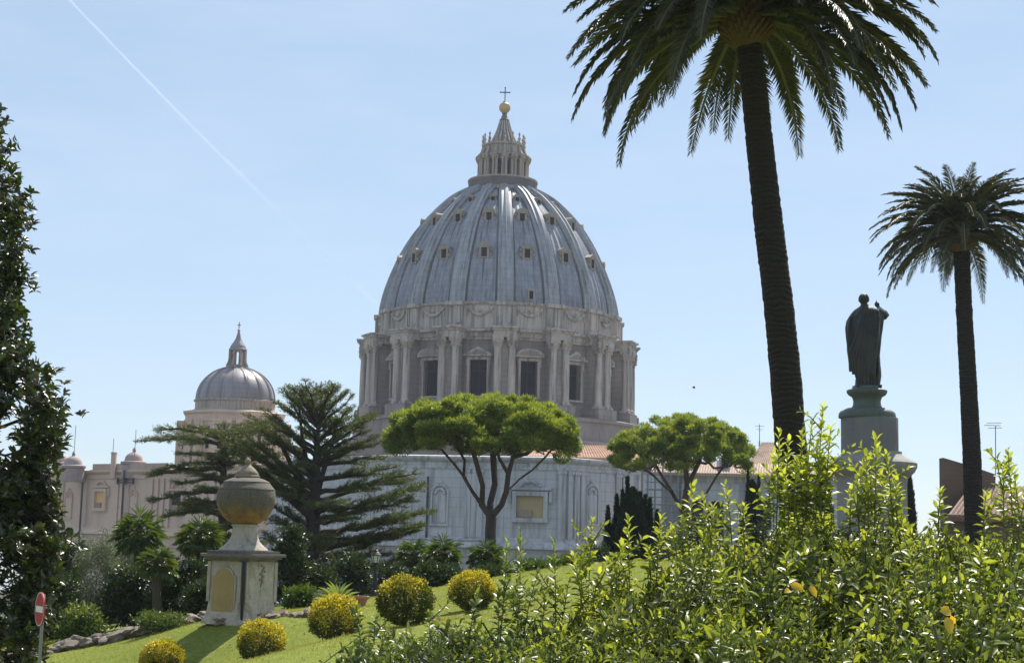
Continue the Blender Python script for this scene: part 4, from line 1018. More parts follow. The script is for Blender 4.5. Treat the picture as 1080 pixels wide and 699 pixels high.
date_palm('shorter date palm with its whole round crown in view, right of the statue', 55, [(1028, 560), (1025, 480), (1021, 400), (1017, 330), (1015, 285), (1014, 262)], [21, 20, 19, 18, 17, 17], (1013, 248), 3.6, 99, 42, 62, .36, 14)

# fan palms -----------------------------------------------------------------------
FANL = leafmat('fan_palm_leaf', (.045, .085, .022), (.085, .135, .032), yel=(.15, .19, .05), trans=.3, rough=.32, spec=.7)
def fan_palm(label, px, Y, py_c, r_px, seed, nf=34, low=-.7, dense=False, bright=.3):
    rs = np.random.default_rng(seed); b = base(px, Y); c = at(px, py_c, Y); r = r_px*Y/F
    t = empty('fan_palm', b, label, 'palm tree', 'small fan palms')
    MB().tube([b, (c.x, c.y, (b.z+c.z)/2), c], [.15, .13, .15], 10).build('trunk', DBARK, t, True)
    for i in range(nf):
        u = (i+.5)/nf; a = i*2.39996; el = math.asin(1-(1-low)*u)
        d = Vector((math.sin(a)*math.cos(el), -math.cos(a)*math.cos(el), math.sin(el)))
        pt = c + d*r*rs.uniform(.38, .66) - Vector((0, 0, .10*r))
        m = MB(); m.tube([c, pt], [.02, .012], 4, cap=False); fr = m.build('frond', RACH, t)
        sd_ = d.cross(Vector((0, 0, 1))).normalized(); up = sd_.cross(d); P = []; D = []; U = []; n_ = 22
        for q in range(n_):
            v = -1.45+2.9*q/(n_-1); P.append(pt); D.append(d*math.cos(v)+sd_*math.sin(v)+Vector((0, 0, -.5-abs(v)*.1+rs.normal()*.08))+up*.1); U.append(up+sd_*rs.uniform(-.5, .5))
        leaves('leaf_blade', np.array(P), np.array(D), r*.52*rs.uniform(.8, 1.05, n_), .085, FANL, fr, T_DIA, up=np.array(U), tint=np.full(n_, bright*rs.uniform(.2, 1.3)))
    return t
fan_palm('fan palm on a dark slim trunk in front of the left wing', 147, 50, 562, 32, 51, 40, bright=.2)
fan_palm('tall fan palm with drooping pale fans directly left of the urn', 211, 46, 566, 29, 52, 40, bright=.45)
fan_palm('short bright green fan palm low between the left wing and the urn', 167, 44, 592, 25, 53, 34, bright=.4)
fan_palm('small fan palm behind the street lamp, leftmost of the three below the big pine', 436, 56, 583, 21, 54, 36, bright=.2)
fan_palm('tall bushy fan palm in the middle of the three below the big pine', 467, 54, 584, 25, 55, 46, low=-.95, bright=.15)
fan_palm('fan palm at the foot of the big pine, rightmost of the three', 512, 54, 588, 23, 56, 40, bright=.15)

# magnolia at the left edge ----------------------------------------------------------
def magnolia():
    rs = np.random.default_rng(61); Y = 30; b = base(-75, Y)
    t = empty('magnolia_tree', b, 'tall dark glossy-leaved magnolia tree cut by the left edge', 'magnolia tree')
    yv = [105, 118, 132, 150, 172, 200, 222, 240, 262, 285, 300, 318, 345, 370, 392, 420, 450, 478, 500, 540, 575, 600, 640, 672, 700]
    xv = [-20, -8, 0, 2, -4, 12, 17, 20, 21, 23, 20, 9, 14, 28, 36, 50, 62, 48, 48, 57, 54, 58, 48, 40, 30]
    cs = []; lob = []; y = 122
    while y < 725:
        xr = np.interp(y, yv, xv); r_ = rs.uniform(9, 19); lob.append((xr-r_*.75, y, r_, rs.uniform(-1, 1), 1)); y += rs.uniform(9, 15)
    for _ in range(95):
        y = rs.uniform(150, 725); xr = np.interp(y, yv, xv); x = xr - rs.uniform(22, 150)
        if x > -150 and y > 90+max(0, -x)*.2: lob.append((x, y, rs.uniform(14, 26), rs.uniform(-1, 1), 0))
    for (lx, ly, lr, ld, edge) in lob:
        for _ in range(int(lr*lr*(.030 if edge else .026))):
            v = unit(rs.normal(size=(1, 3)))[0]*rs.uniform()**.5*lr
            hw = max(5, lx+75); dep = math.sqrt(max(.05, 1-((lx+75)/max(hw+20, 5))**2))*hw*Y/F
            cs.append(tuple(at(lx+v[0], ly+v[2]*.8, Y+ld*dep+v[1]*Y/F)))
    cs = np.array(cs)
    top = at(-60, 90, Y)
    tr = [tuple(b)] + [tuple(Vector(b).lerp(top, u)+Vector((0, 0, 0))) for u in np.linspace(.1, .95, 14)]
    sel = cs[rs.choice(len(cs), min(len(cs), 420), replace=False)]
    pos, par, rr = skeleton([tr], sel, r_tip=.012, expo=2.2, bias=.25, mids=1, wig=.1, seed=3)
    m = MB(); skel_mesh(m, pos, par, rr*.20/rr[0], 5); m.build('trunk', DBARK, t, True, sharp=60)
    # whorls of leaves: each cluster carries three twig ends
    W = np.repeat(cs, 5, 0) + rs.normal(size=(len(cs)*5, 3))*.16
    k = 9; P = np.repeat(W, k, 0); n = len(P)
    axis = unit(rs.normal(size=(len(W), 3))*.6 + np.array([.3, -.1, .9])); A = np.repeat(axis, k, 0)
    D = unit(rs.normal(size=(n, 3))); D = unit(D - A*(D*A).sum(1, keepdims=True)*.9 + A*rs.uniform(.1, .7, n)[:, None])
    leaves('foliage', P + A*rs.uniform(-.05, .05, n)[:, None], D, rs.uniform(.13, .22, n), .40, MAGL, t, T_LEAF, up=A+rs.normal(size=(n, 3))*.25, tint=(rs.uniform(size=n) < .14)*rs.uniform(.3, 1, n))
magnolia()

# generic shrubs -----------------------------------------------------------------------
def shrub(label, px, Y, py_top, w_px, mat, seed, name='shrub', cat='shrub', lsz=.13, lw=.42, dens=1.9, py_bot=None, tint=.3, tmpl=T_DIA, depth=.8, group=None, ragged=.25, stems=True):
    rs = np.random.default_rng(seed); b = base(px, Y)
    if py_bot is not None: b = at(px, py_bot, Y)
    top = at(px, py_top, Y); wd = w_px*Y/F/2; H = max(.3, top.z-b.z)
    t = empty(name, b, label, cat, group)
    n_cl = int(60 + 26*wd*H); th = rs.uniform(0, 2*PI, n_cl); h = rs.uniform(0, 1, n_cl)
    rp_ = np.sqrt(np.clip(1-np.clip((h-.35)/.7, 0, 1)**2, 0, 1)); u = rs.uniform(.3, 1, n_cl)**.5
    rc = rs.uniform(.14, .26, n_cl)*min(1, wd*.9+.2)*1.2
    Pc = np.stack([b.x + (wd-rc)*u*rp_*np.cos(th)*(1+rs.normal(size=n_cl)*ragged*.4), b.y + (wd-rc)*depth*u*rp_*np.sin(th), b.z + (H-rc*.6)*h*(1+rs.normal(size=n_cl)*ragged*.3) + .05], 1)
    per = int(np.clip(52*dens*(.09/lsz)**1.3*(wd/1.2)**.5, 14, 260))
    P, D, q, tp = clump_leaves(Pc, rc*1.5, per, .8, .6, .6, .35)
    if stems:
        sel = Pc[rs.choice(n_cl, min(n_cl, 60), replace=False)]
        pos, par, rr = skeleton([[tuple(b), (b.x, b.y, b.z+H*.12)]], sel, r_tip=.008, expo=2.2, mids=1, seed=seed)
        m = MB(); skel_mesh(m, pos, par, rr, 4); m.build('stems', DBARK, t)
    leaves('foliage', P, D, rs.uniform(.7, 1.25, len(P))*lsz, lw, mat, t, tmpl, tint=np.clip((tp > .2)*rs.uniform(size=len(P))*tint*2, 0, 1))
    return t
OLVL = leafmat('olive_leaves', (.10, .13, .085), (.15, .18, .12), yel=(.24, .27, .18), trans=.2, rough=.5)
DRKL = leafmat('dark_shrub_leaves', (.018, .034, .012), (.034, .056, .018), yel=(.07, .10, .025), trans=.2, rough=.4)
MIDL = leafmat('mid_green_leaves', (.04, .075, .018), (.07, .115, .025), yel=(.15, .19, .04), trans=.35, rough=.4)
shrub('grey-green olive-like shrub in front of the left wing', 95, 52, 573, 84, OLVL, 71, lsz=.09, lw=.3, dens=2.4)
shrub('second grey-green shrub, just left of the trunk of the left fan palm', 128, 54, 566, 50, OLVL, 72, lsz=.09, lw=.3)
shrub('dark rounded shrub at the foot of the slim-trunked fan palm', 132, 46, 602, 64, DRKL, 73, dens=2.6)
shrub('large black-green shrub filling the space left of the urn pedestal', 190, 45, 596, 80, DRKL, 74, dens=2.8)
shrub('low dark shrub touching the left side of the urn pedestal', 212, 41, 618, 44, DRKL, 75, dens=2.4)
shrub('low bright green shrub beside the magnolia at the far side of the lawn', 84, 44, 640, 56, MIDL, 76, dens=1.4, tint=.7)
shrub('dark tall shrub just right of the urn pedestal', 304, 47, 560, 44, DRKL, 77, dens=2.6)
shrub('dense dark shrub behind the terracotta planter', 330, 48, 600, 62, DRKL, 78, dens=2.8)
shrub('low mid-green shrub right of the urn pedestal on the lawn edge', 318, 43, 622, 46, MIDL, 79, dens=1.2, tint=.2)
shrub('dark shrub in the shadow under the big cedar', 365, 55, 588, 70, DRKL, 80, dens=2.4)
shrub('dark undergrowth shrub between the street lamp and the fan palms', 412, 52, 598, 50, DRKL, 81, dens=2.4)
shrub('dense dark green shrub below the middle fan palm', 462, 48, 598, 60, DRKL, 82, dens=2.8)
shrub('shrub below the rightmost fan palm at the pine foot', 520, 50, 602, 52, DRKL, 83, dens=1.4, tint=.5)
shrub('dark clump climbing the slope right of the big pine', 563, 50, 598, 58, MIDL, 84, dens=1.2, tint=.1)
shrub('small shrub at the crest of the lawn before the apse wall', 605, 52, 589, 52, MIDL, 85, dens=1.2, tint=.2)
shrub('shrub between the lawn crest and the broad cypress', 628, 55, 577, 40, DRKL, 86, dens=1.2)
shrub('rounded grey-green shrub under the smaller stone pine', 700, 62, 560, 40, OLVL, 87, lsz=.08)
shrub('dark shrub low at the base of the smaller stone pine', 740, 66, 562, 60, DRKL, 88)
shrub('dark shrub behind the hedge under the narrow cypress', 800, 60, 560, 60, DRKL, 89)
shrub('shrub on the bank at the foot of the statue pedestal', 890, 56, 560, 60, DRKL, 90)
shrub('dark shrub filling the shade beneath the tall fan palm', 232, 49, 580, 60, DRKL, 91, dens=2.4)
shrub('dark shrub at the left edge under the magnolia', 40, 46, 600, 80, DRKL, 92, dens=2.6)
shrub('dark shrub in front of the left wing, at the magnolia side', 58, 49, 572, 50, DRKL, 96, dens=2.4)
shrub('dark low shrub between the magnolia and the olive-like shrub', 62, 48, 622, 50, DRKL, 93, dens=2.4)
shrub('brown-green prostrate plant lying on the lawn at its crest', 575, 37, 628, 34, MIDL, 94, dens=1.2, tint=.2, py_bot=641)
shrub('scrubby low plant on the lawn right of the middle topiary balls', 545, 36, 634, 20, MIDL, 95, py_bot=643)

# ================================================================== URN AND ITS PEDESTAL
YU = 37.0
pb = base(257, YU); PQ = YU/F
def UZ(y, px=257): return at(px, y, YU).z
URN = stone('urn_stone', (.30, .24, .17), (.20, .165, .125), (.06, .05, .04), 1.5, .7, 1.2, fine=8, bdist=.02)
def zstained(name, a, b, top, z0, z1, stain, fine=9, amp=.35):
    """stone whose weathering crust changes with height, broken up by noise"""
    m = newmat(name); t = N(m, 'ShaderNodeTexCoord'); sp = N(m, 'ShaderNodeSeparateXYZ'); L(m, t.outputs['Object'], sp.inputs[0])
    nn = noise(m, 3.5, 6, .65, sc3=(1, 1, .5), lo=0, hi=1); k = N(m, 'ShaderNodeMath', operation='MULTIPLY_ADD'); L(m, nn, k.inputs[0]); k.inputs[1].default_value = amp*2; L(m, sp.outputs['Z'], k.inputs[2])
    r = N(m, 'ShaderNodeMapRange'); r.inputs['From Min'].default_value = z0+amp; r.inputs['From Max'].default_value = z1+amp; L(m, k.outputs[0], r.inputs[0])
    c = mixc(m, noise(m, 5, 6, .7), a, b); c = mixc(m, r.outputs[0], c, top)
    s2 = noise(m, 2.4, 6, .7, sc3=(1.6, 1.6, .7), lo=.52, hi=.7); k2 = N(m, 'ShaderNodeMath', operation='MULTIPLY'); L(m, s2, k2.inputs[0]); k2.inputs[1].default_value = .8; c = mixc(m, k2.outputs[0], c, stain)
    s3 = noise(m, 22, 4, .7, lo=.55, hi=.75); k3 = N(m, 'ShaderNodeMath', operation='MULTIPLY'); L(m, s3, k3.inputs[0]); k3.inputs[1].default_value = .6; c = mixc(m, k3.outputs[0], c, tuple(min(1, x*1.7) for x in a))
    return finish(m, c, .9, noise(m, fine*1.5, 6, .75, lo=0, hi=1), .7, .03)
URNO = zstained('lichened_urn', (.30, .165, .06), (.20, .115, .05), (.115, .10, .085), .85, 1.15, (.055, .045, .038))
PLAST = stone('weathered_plaster', (.50, .44, .375), (.33, .285, .24), (.12, .095, .075), 3.0, .7, 2.6, fine=10, bdist=.03, bstr=.7, lo=.5, hi=.7)
OCHP = stone('ochre_plaster', (.44, .30, .13), (.32, .22, .11), (.13, .10, .07), 2, .6, 1.5, fine=8, bdist=.02)
SLAB = stone('dark_slab', (.20, .17, .15), (.12, .10, .09), (.04, .035, .03), 2.5, .6, 2, fine=9, bdist=.02)
ped = empty('stone_pedestal', (pb.x, pb.y, pb.z), 'weathered plaster pedestal with an ochre arched panel, standing on the lawn under the stone urn', 'pedestal')
PHI = R(-33); PM = Matrix.Rotation(PHI, 3, 'Z'); pc = Vector((at(256, 600, YU).x, YU, 0))
zb_, zt_ = pb.z-.15, UZ(591)
m = MB(); S_ = 27.2*PQ; lv = [(0, 1.20), (.05, 1.17), (.12, 1.10), (.22, 1.045), (.36, 1.005), (.55, .985), (1, .985)]
ch = .16; poly = lambda s: [(s-ch, -s), (s, -s+ch), (s, s-ch), (s-ch, s), (-s+ch, s), (-s, s-ch), (-s, -s+ch), (-s+ch, -s)]
vs = []
for u, k in lv:
    for x, y in poly(S_*k*.98): vs.append(pc + PM @ Vector((x, y, 0)) + Vector((0, 0, zb_+(zt_-zb_)*u)))
n = 8; m.add(vs, [(i*n+j, i*n+(j+1) % n, (i+1)*n+(j+1) % n, (i+1)*n+j) for i in range(len(lv)-1) for j in range(n)] + [tuple(range(n))[::-1], tuple(range((len(lv)-1)*n, len(lv)*n))])
m.build('body', zstained('stained_plaster', (.52, .455, .385), (.36, .31, .26), (.17, .135, .11), 1.15, 1.6, (.20, .15, .11), amp=.3), ped)
def pl(face, x, z, out):
    """face 0: towards the lower left of the view, 1: right-hand face"""
    s = S_*.965
    v = Vector((x, -s-out, 0)) if face == 0 else Vector((s+out, x, 0))
    return pc + PM @ v + Vector((0, 0, z))
hh = zt_-zb_
# raised flat borders and the round-headed panel on the left face
def plate(m, pts, face, o0, o1):
    n = len(pts); vs = [pl(face, x, z, o) for o in (o0, o1) for x, z in pts]
    f = [tuple(range(n)), tuple(range(n, 2*n))[::-1]] + [(i, (i+1) % n, (i+1) % n+n, i+n) for i in range(n)]
    m.add(vs, f)
za, zp = zb_+.24*hh, zb_+.74*hh; pw = .34
arch = [(-pw, za-.12), (pw, za-.12), (pw, zp), (pw*.82, zp+.03)] + [(pw*.75*math.cos(t), zp+.05+.16*math.sin(t)) for t in np.linspace(.15, PI-.15, 9)] + [(-pw*.82, zp+.03), (-pw, zp)]
m = MB(); plate(m, [(x*1.17, za-.16 if z < za else z+.04) for x, z in arch], 0, -.02, .035); m.build('panel_frame', PLAST, ped)
m = MB(); plate(m, arch, 0, .0, .045); m.build('arched_panel', OCHP, ped)
for f_ in (0, 1):
    for s_ in (-1, 1):
        m = MB(); plate(m, [(s_*.50-.05, zb_+.35*hh), (s_*.50+.05, zb_+.35*hh), (s_*.50+.05, zt_-.02), (s_*.50-.05, zt_-.02)], f_, -.02, .03); m.build('edge_strip', PLAST, ped)
# worn carved sprig on the right face
m = MB(); P0 = [pl(1, x, z, .015) for x, z in ((-.02, zb_+.60*hh), (.03, zb_+.70*hh), (-.01, zb_+.80*hh), (.05, zb_+.88*hh))]; m.tube(P0, .016, 6)
for x, z in ((.07, .9), (.02, .86), (.10, .84), (-.05, .80), (.06, .76), (-.06, .71), (.05, .68), (.0, .93)): m.ball(pl(1, x, zb_+z*hh, .01), .03, 8)
m.build('carved_sprig', stone('worn_carving', (.30, .25, .20), (.2, .17, .14), (.1, .08, .06), 3, .4, 3), ped, True)
m = MB(); c_ = pc + PM @ Vector((S_*.98-.03, -S_*.98+.03, 0)); m.tube([(c_.x, c_.y-.02, zb_+.05), (c_.x, c_.y-.02, zt_)], .035, 8); m.build('dark_joint', IRON, ped)
m = MB()
for (s_, z0_, z1_) in ((1.03, zt_, zt_+.045), (1.16, zt_+.045, zt_+.10), (1.27, zt_+.10, zt_+.165)):
    q_ = S_*s_; m.prism([tuple((pc + PM @ Vector((x, y, 0))).xy) for x, y in poly(q_)], z0_, z1_)
m.build('cap_slab', SLAB, ped)
zu = zt_+.165
m = MB(); m.prism([tuple((pc + PM @ Vector((x, y, 0))).xy) for x, y in ((-.62, -.62), (.62, -.62), (.62, .62), (-.62, .62))], zu, zu+.07); m.build('plinth', SLAB, ped)
zu += .07
urn = empty('stone_urn', (pc.x, pc.y, zu), 'big round weathered stone urn with a lid and ball finial on the lawn pedestal', 'urn')
def ux(y): return UZ(y)
sc_u = PQ
MB().lathe([(25*sc_u, zu), (25.5*sc_u, zu+.03), (24.5*sc_u, zu+.055), (21*sc_u, ux(575.5)), (16.5*sc_u, ux(571)), (13.6*sc_u, ux(565)), (12.4*sc_u, ux(559)), (12.3*sc_u, ux(555.5)), (13.6*sc_u, ux(554.6)), (13.8*sc_u, ux(553)), (12.5*sc_u, ux(552.2))], pc, 40).build('foot', PLAST, urn, True, sharp=50)
MB().lathe([(11*sc_u, ux(552.5)), (17*sc_u, ux(550)), (22*sc_u, ux(546)), (26.5*sc_u, ux(540)), (29.6*sc_u, ux(533)), (30.8*sc_u, ux(526)), (30.3*sc_u, ux(520)), (29.2*sc_u, ux(516.5)), (29.6*sc_u, ux(516)), (29.3*sc_u, ux(515)), (27.6*sc_u, ux(513.4)), (24*sc_u, ux(508.7)), (24.2*sc_u, ux(508)), (23.2*sc_u, ux(507.4)), (18*sc_u, ux(505)), (13.5*sc_u, ux(503.6))], pc, 48).build('bowl', URNO, urn, True)
m = MB(); m.lathe([(12.5*sc_u, ux(504)), (13.4*sc_u, ux(503)), (13.4*sc_u, ux(501.6)), (11.6*sc_u, ux(500.6)), (11.8*sc_u, ux(499)), (10*sc_u, ux(496.5)), (7.8*sc_u, ux(494)), (5.6*sc_u, ux(492)), (3.6*sc_u, ux(490.5)), (2.2*sc_u, ux(489.5)), (3*sc_u, ux(488.7))], pc, 32)
lid = m.build('lid', URN, urn, True, sharp=45); MB().ball((pc.x, pc.y, ux(486.3)), 3.4*sc_u, 16).build('finial', URN, lid, True)

# ================================================================== BRONZE STATUE ON ITS ROUND PEDESTAL
YS = 60.0; SQ = YS/F
def SZ_(y): return at(914, y, YS).z
s0 = base(918, YS)
GBR = stone('green_bronze', (.105, .135, .115), (.06, .075, .065), (.03, .035, .03), 1.2, .5, 1, rough=.6, fine=5, bdist=.02)
BRZ = stone('dark_bronze', (.040, .040, .036), (.024, .024, .024), (.06, .095, .08), 1.6, .6, 1.4, rough=.42, fine=6, bdist=.02)
BRZ.node_tree.nodes['Principled BSDF'].inputs['Metallic'].default_value = .5
GGR = stone('grey_granite', (.21, .20, .20), (.145, .14, .145), (.08, .08, .08), .8, .5, 1, fine=6, bdist=.02)
sped = empty('round_pedestal', (at(918, 520, YS).x, YS, s0.z), 'tall round stepped stone pedestal with a green bronze collar, under the bronze statue', 'pedestal')
def lat(prof, px): c_ = at(px, 440, YS); return MB().lathe([(h*SQ, SZ_(y)) for h, y in prof], (c_.x, YS), 64)
lat([(36, 640), (36, 520), (36, 505), (37, 503), (40, 501), (44, 497), (46.5, 492), (46.5, 488), (44, 486), (40, 484), (34, 481), (31, 478.5), (31, 476)], 919).build('base_drum', stone('pale_granite', (.34, .315, .29), (.26, .24, .225), (.10, .09, .085), .6, .5, .8, fine=5, bdist=.02), sped, True)
lat([(29.6, 477), (29.6, 441.5), (29.0, 440.5)], 917).build('shaft', GGR, sped, True)
lat([(29.4, 441), (29.8, 439.5), (29.2, 436), (27.5, 433.8), (23.5, 432), (21, 430.8), (16, 430), (14.5, 427), (14.2, 423), (15.5, 419), (19.3, 416.6), (21.0, 414), (21.0, 411.8), (19, 410.8), (15.6, 409.8), (15.2, 408), (14.6, 407.4)], 914.5).build('bronze_collar', GBR, sped, True, sharp=50)
stt = empty('statue', (at(912, 407, YS).x, YS, SZ_(407.6)), 'dark bronze statue of a robed figure with one hand raised in blessing, seen from behind', 'statue')
# one continuous draped figure: rings follow the photographed outline, then a voxel remesh fuses the limbs
def SP(px, py, dy=0): return at(px, py, YS+dy)
rows = [(408, 903.0, 927.5, 11), (403, 903.0, 928.0, 11), (396, 903.2, 928.8, 11.5), (389, 903.0, 928.5, 12), (384, 900.0, 928.0, 12.5), (381, 896.5, 928.0, 13), (374, 894.3, 928.0, 13), (365, 893.8, 929.0, 13), (355, 893.0, 929.5, 13), (346, 892.4, 930.2, 13),
        (339, 892.8, 930.8, 12.5), (334, 895.0, 931.0, 12), (330, 898.0, 930.5, 11), (327, 901.0, 928.0, 9.5), (325, 904.5, 923.0, 8), (323, 907.0, 917.5, 6), (320.5, 908.6, 914.6, 4.2)]
m = MB(); seg = 64; vs = []
for r_i, (py, xl_, xr2, dp) in enumerate(rows):
    c_ = SP((xl_+xr2)/2, py); a_ = (xr2-xl_)/2*SQ*1.05; b_ = dp*SQ*.92; u = (408-py)/88
    for k in range(seg):
        t = 2*PI*k/seg
        amp = .07*min(1, (1-u)*3+.25) if u < .93 else .01
        f_ = 1 + amp*math.sin(9*t+3.2*u) + amp*.6*math.sin(17*t-5*u+1) + amp*.5*math.sin(5*t+9*u)
        e = 1.0 if py < 326 else .93
        vs.append((c_.x + a_*e*f_*math.cos(t), c_.y + b_*f_*math.sin(t), c_.z))
R_ = len(rows)
m.add(vs, [(i*seg+k, i*seg+(k+1) % seg, (i+1)*seg+(k+1) % seg, (i+1)*seg+k) for i in range(R_-1) for k in range(seg)] + [tuple(range(seg))[::-1], tuple(range((R_-1)*seg, R_*seg))])
# diagonal mantle folds across the back, falling from the right shoulder to the left hip
for k in range(9):
    x0, x1 = 912+k*1.9, 896+k*3.2; ys_, ye = 327+k*.8, 372+k*3
    m.tube([SP(x0, ys_, -.30-.05*math.sin(k)), SP((x0*.7+x1*.3)-1, ys_*.6+ye*.4, -.47), SP(x1, ye, -.45), SP(x1+.5, min(ye+20, 402), -.40)], [.045, .065, .07, .045], 8)
for k in range(6):     # mantle edge hanging over the left arm
    x_ = 895+k*1.6; m.tube([SP(x_+2, 334+k, -.2), SP(x_-.5, 352, -.28), SP(x_, 370, -.26), SP(x_+1, 383+k*.8, -.2)], [.05, .075, .07, .04], 8)
for k in range(7):     # straight folds of the tunic
    x_ = 904.5+k*3.6; m.tube([SP(x_, 378, -.34), SP(x_+.4, 392, -.40), SP(x_, 407.5, -.40)], [.03, .06, .06], 8)
m.tube([SP(911.5, 325), SP(911.3, 321, .02), SP(911.2, 318.5, .04)], [.16, .135, .13], 14)             # neck
m.ball(SP(911.0, 316.0, .02), .205, 24, (.90, 1.05, 1.12))                                             # skull
m.ball(SP(911.0, 318.6, .16), .13, 16, (.9, .9, 1.2)); m.ball(SP(911.3, 321.3, .17), .10, 12, (.9, .8, 1.3))   # jaw and beard
m.ball(SP(911.0, 317.0, .265), .035, 8, (.8, 1, 1.5))                                                  # nose
for s_ in (-1, 1):
    m.ball(SP(911.0+s_*2.0, 316.0, .20), .034, 8); m.ball(SP(911.0+s_*4.7, 317.2, .02), .045, 8, (.5, .9, 1.3))
    m.tube([SP(911+s_*1.0, 315.2, .235), SP(911+s_*3.4, 315.3, .19)], [.02, .015], 6)
m.tube([SP(910, 319.3, .255), SP(912.2, 319.3, .255)], .014, 6)
for i in range(60):                                                                                    # curly hair
    t = i*2.39996; h_ = 1-1.35*(i/60); rr = math.sqrt(max(0, 1-h_*h_)); x, y = rr*math.cos(t), rr*math.sin(t)
    if y > .35 and h_ < .55: continue
    m.ball(SP(911.0, 316.0, .02) + Vector((x*.19, y*.215, h_*.235)), .045, 6)
m.tube([SP(925, 329, 0), SP(930.5, 331.5, .12), SP(934.3, 334.0, .2)], [.20, .185, .16], 14)           # right upper arm
m.tube([SP(934.3, 334.0, .2), SP(932.5, 330, .25), SP(928.3, 326.0, .30), SP(926.3, 323.8, .32)], [.16, .14, .085, .06], 14)
m.ball(SP(925.9, 322.6, .33), .075, 12, (1, .55, 1.25))                                                # palm
for dx, dz, l1, l2 in ((-1.3, .0, 1.4, 1.2), (-.45, .3, 2.3, 2.0), (.5, .2, 1.6, .6), (1.3, -.1, 1.2, .5)):
    b0 = SP(925.9+dx, 321.4-dz, .33); p1 = SP(925.5+dx*1.35-.2, 321.2-dz-l1, .34); p2 = SP(925.2+dx*1.4-.5, 321.0-dz-l1-l2, .37 if dx < .3 else .43)
    m.tube([b0, p1, p2], [.024, .022, .017], 8)
m.tube([SP(924.3, 323.4, .33), SP(923.0, 321.9, .36), SP(922.6, 320.0, .38)], [.028, .024, .018], 8)   # thumb
m.tube([SP(900, 336, 0), SP(896.5, 345, .12), SP(899, 352, .32), SP(904, 353, .45)], [.2, .2, .15, .09], 12)   # left arm under the mantle
m.ball(SP(905.5, 353, .5), .08, 10, (1.2, .7, .9))
for k in range(4): m.tube([SP(905.5, 351.8+k*.9, .54), SP(907.5, 351.8+k*.9, .60), SP(908, 352.2+k*.9, .55)], [.022, .02, .017], 6)
for s_ in (-1, 1): m.ball(SP(915+s_*6, 406.3, .42), .13, 10, (.8, 1.6, .6))                            # feet
fig = m.build('figure', BRZ, stt, True)
rm = fig.modifiers.new('fuse', 'REMESH'); rm.mode = 'VOXEL'; rm.voxel_size = .017; rm.use_smooth_shade = True
sm = fig.modifiers.new('soften', 'SMOOTH'); sm.factor = .5; sm.iterations = 2
MB().box((SP(914.5, 407.8).x, YS, SZ_(407.6)), (.98, .9, .10)).build('plinth', BRZ, stt)

# ================================================================== SMALL THINGS ON THE LAWN
EUOL = leafmat('euonymus_leaves', (.030, .050, .010), (.065, .095, .014), yel=(.88, .70, .06), trans=.32, tcol=(1.15, 1.15, .6), rough=.35, spec=.5)
TOPL = [('topiary ball cut off by the bottom edge of the picture, leftmost of five', 23), ('golden topiary ball on the lawn straight below the urn pedestal', 25), ('golden topiary ball nearest the urn pedestal on its right, in front of the planter', 27.5),
        ('greener larger topiary ball with yellow only on its crown, below the street lamp', 30), ('golden-topped topiary ball farthest right, below the big pine trunk', 24)]
for i, ((px, py, Y), (lab, rpx)) in enumerate(zip(BUSH, TOPL)):
    rs = np.random.default_rng(200+i); r = rpx*Y/F; b = base(px, Y); c = Vector((b.x, Y, at(px, py-rpx*.86, Y).z)); 
    t = empty('topiary_ball', b, lab, 'topiary shrub', 'clipped variegated balls on the lawn')
    m = MB(); m.tube([b-Vector((0, 0, .1)), c], [.05, .03], 8)
    for k in range(14):
        d = unit(rs.normal(size=(1, 3)))[0]; d[2] = abs(d[2]); m.tube([c - Vector((0, 0, r*.5)), c+Vector(d)*r*.8], [.02, .006], 5)
    m.build('stems', GBARK, t)
    n = 13000; d = unit(rs.normal(size=(n, 3))); bump = 1+.045*np.sin(d[:, 0]*9+i)+.04*np.sin(d[:, 1]*11+d[:, 2]*8)+rs.normal(size=n)*.03 + .035*np.sin(d[:, 1]*5+d[:, 0]*4+i*3)
    q = rs.uniform(.35, 1, n)**.33; P = np.array(c)+d*(r*q*bump)[:, None]*np.array([1, 1, .86])
    P[:, 2] = np.maximum(P[:, 2], np.array([g1(b.x, Y)])+.03)
    hi = (d[:, 2]+.25*np.sin(d[:, 0]*7+i*2)+.2*rs.normal(size=n)); th_ = [-.1, -.1, -.25, .4, .0][i]
    ti = np.where((hi > th_) & (q > .8), rs.uniform(.35, 1, n), rs.uniform(0, .12, n))*np.where(rs.uniform(size=n) < (.85 if i != 3 else .6), 1, .15)
    leaves('foliage', P, d*.8+rs.normal(size=(n, 3))*.6+np.array([0, 0, .3]), rs.uniform(.030, .055, n), .5, EUOL, t, T_DIA, tint=ti)
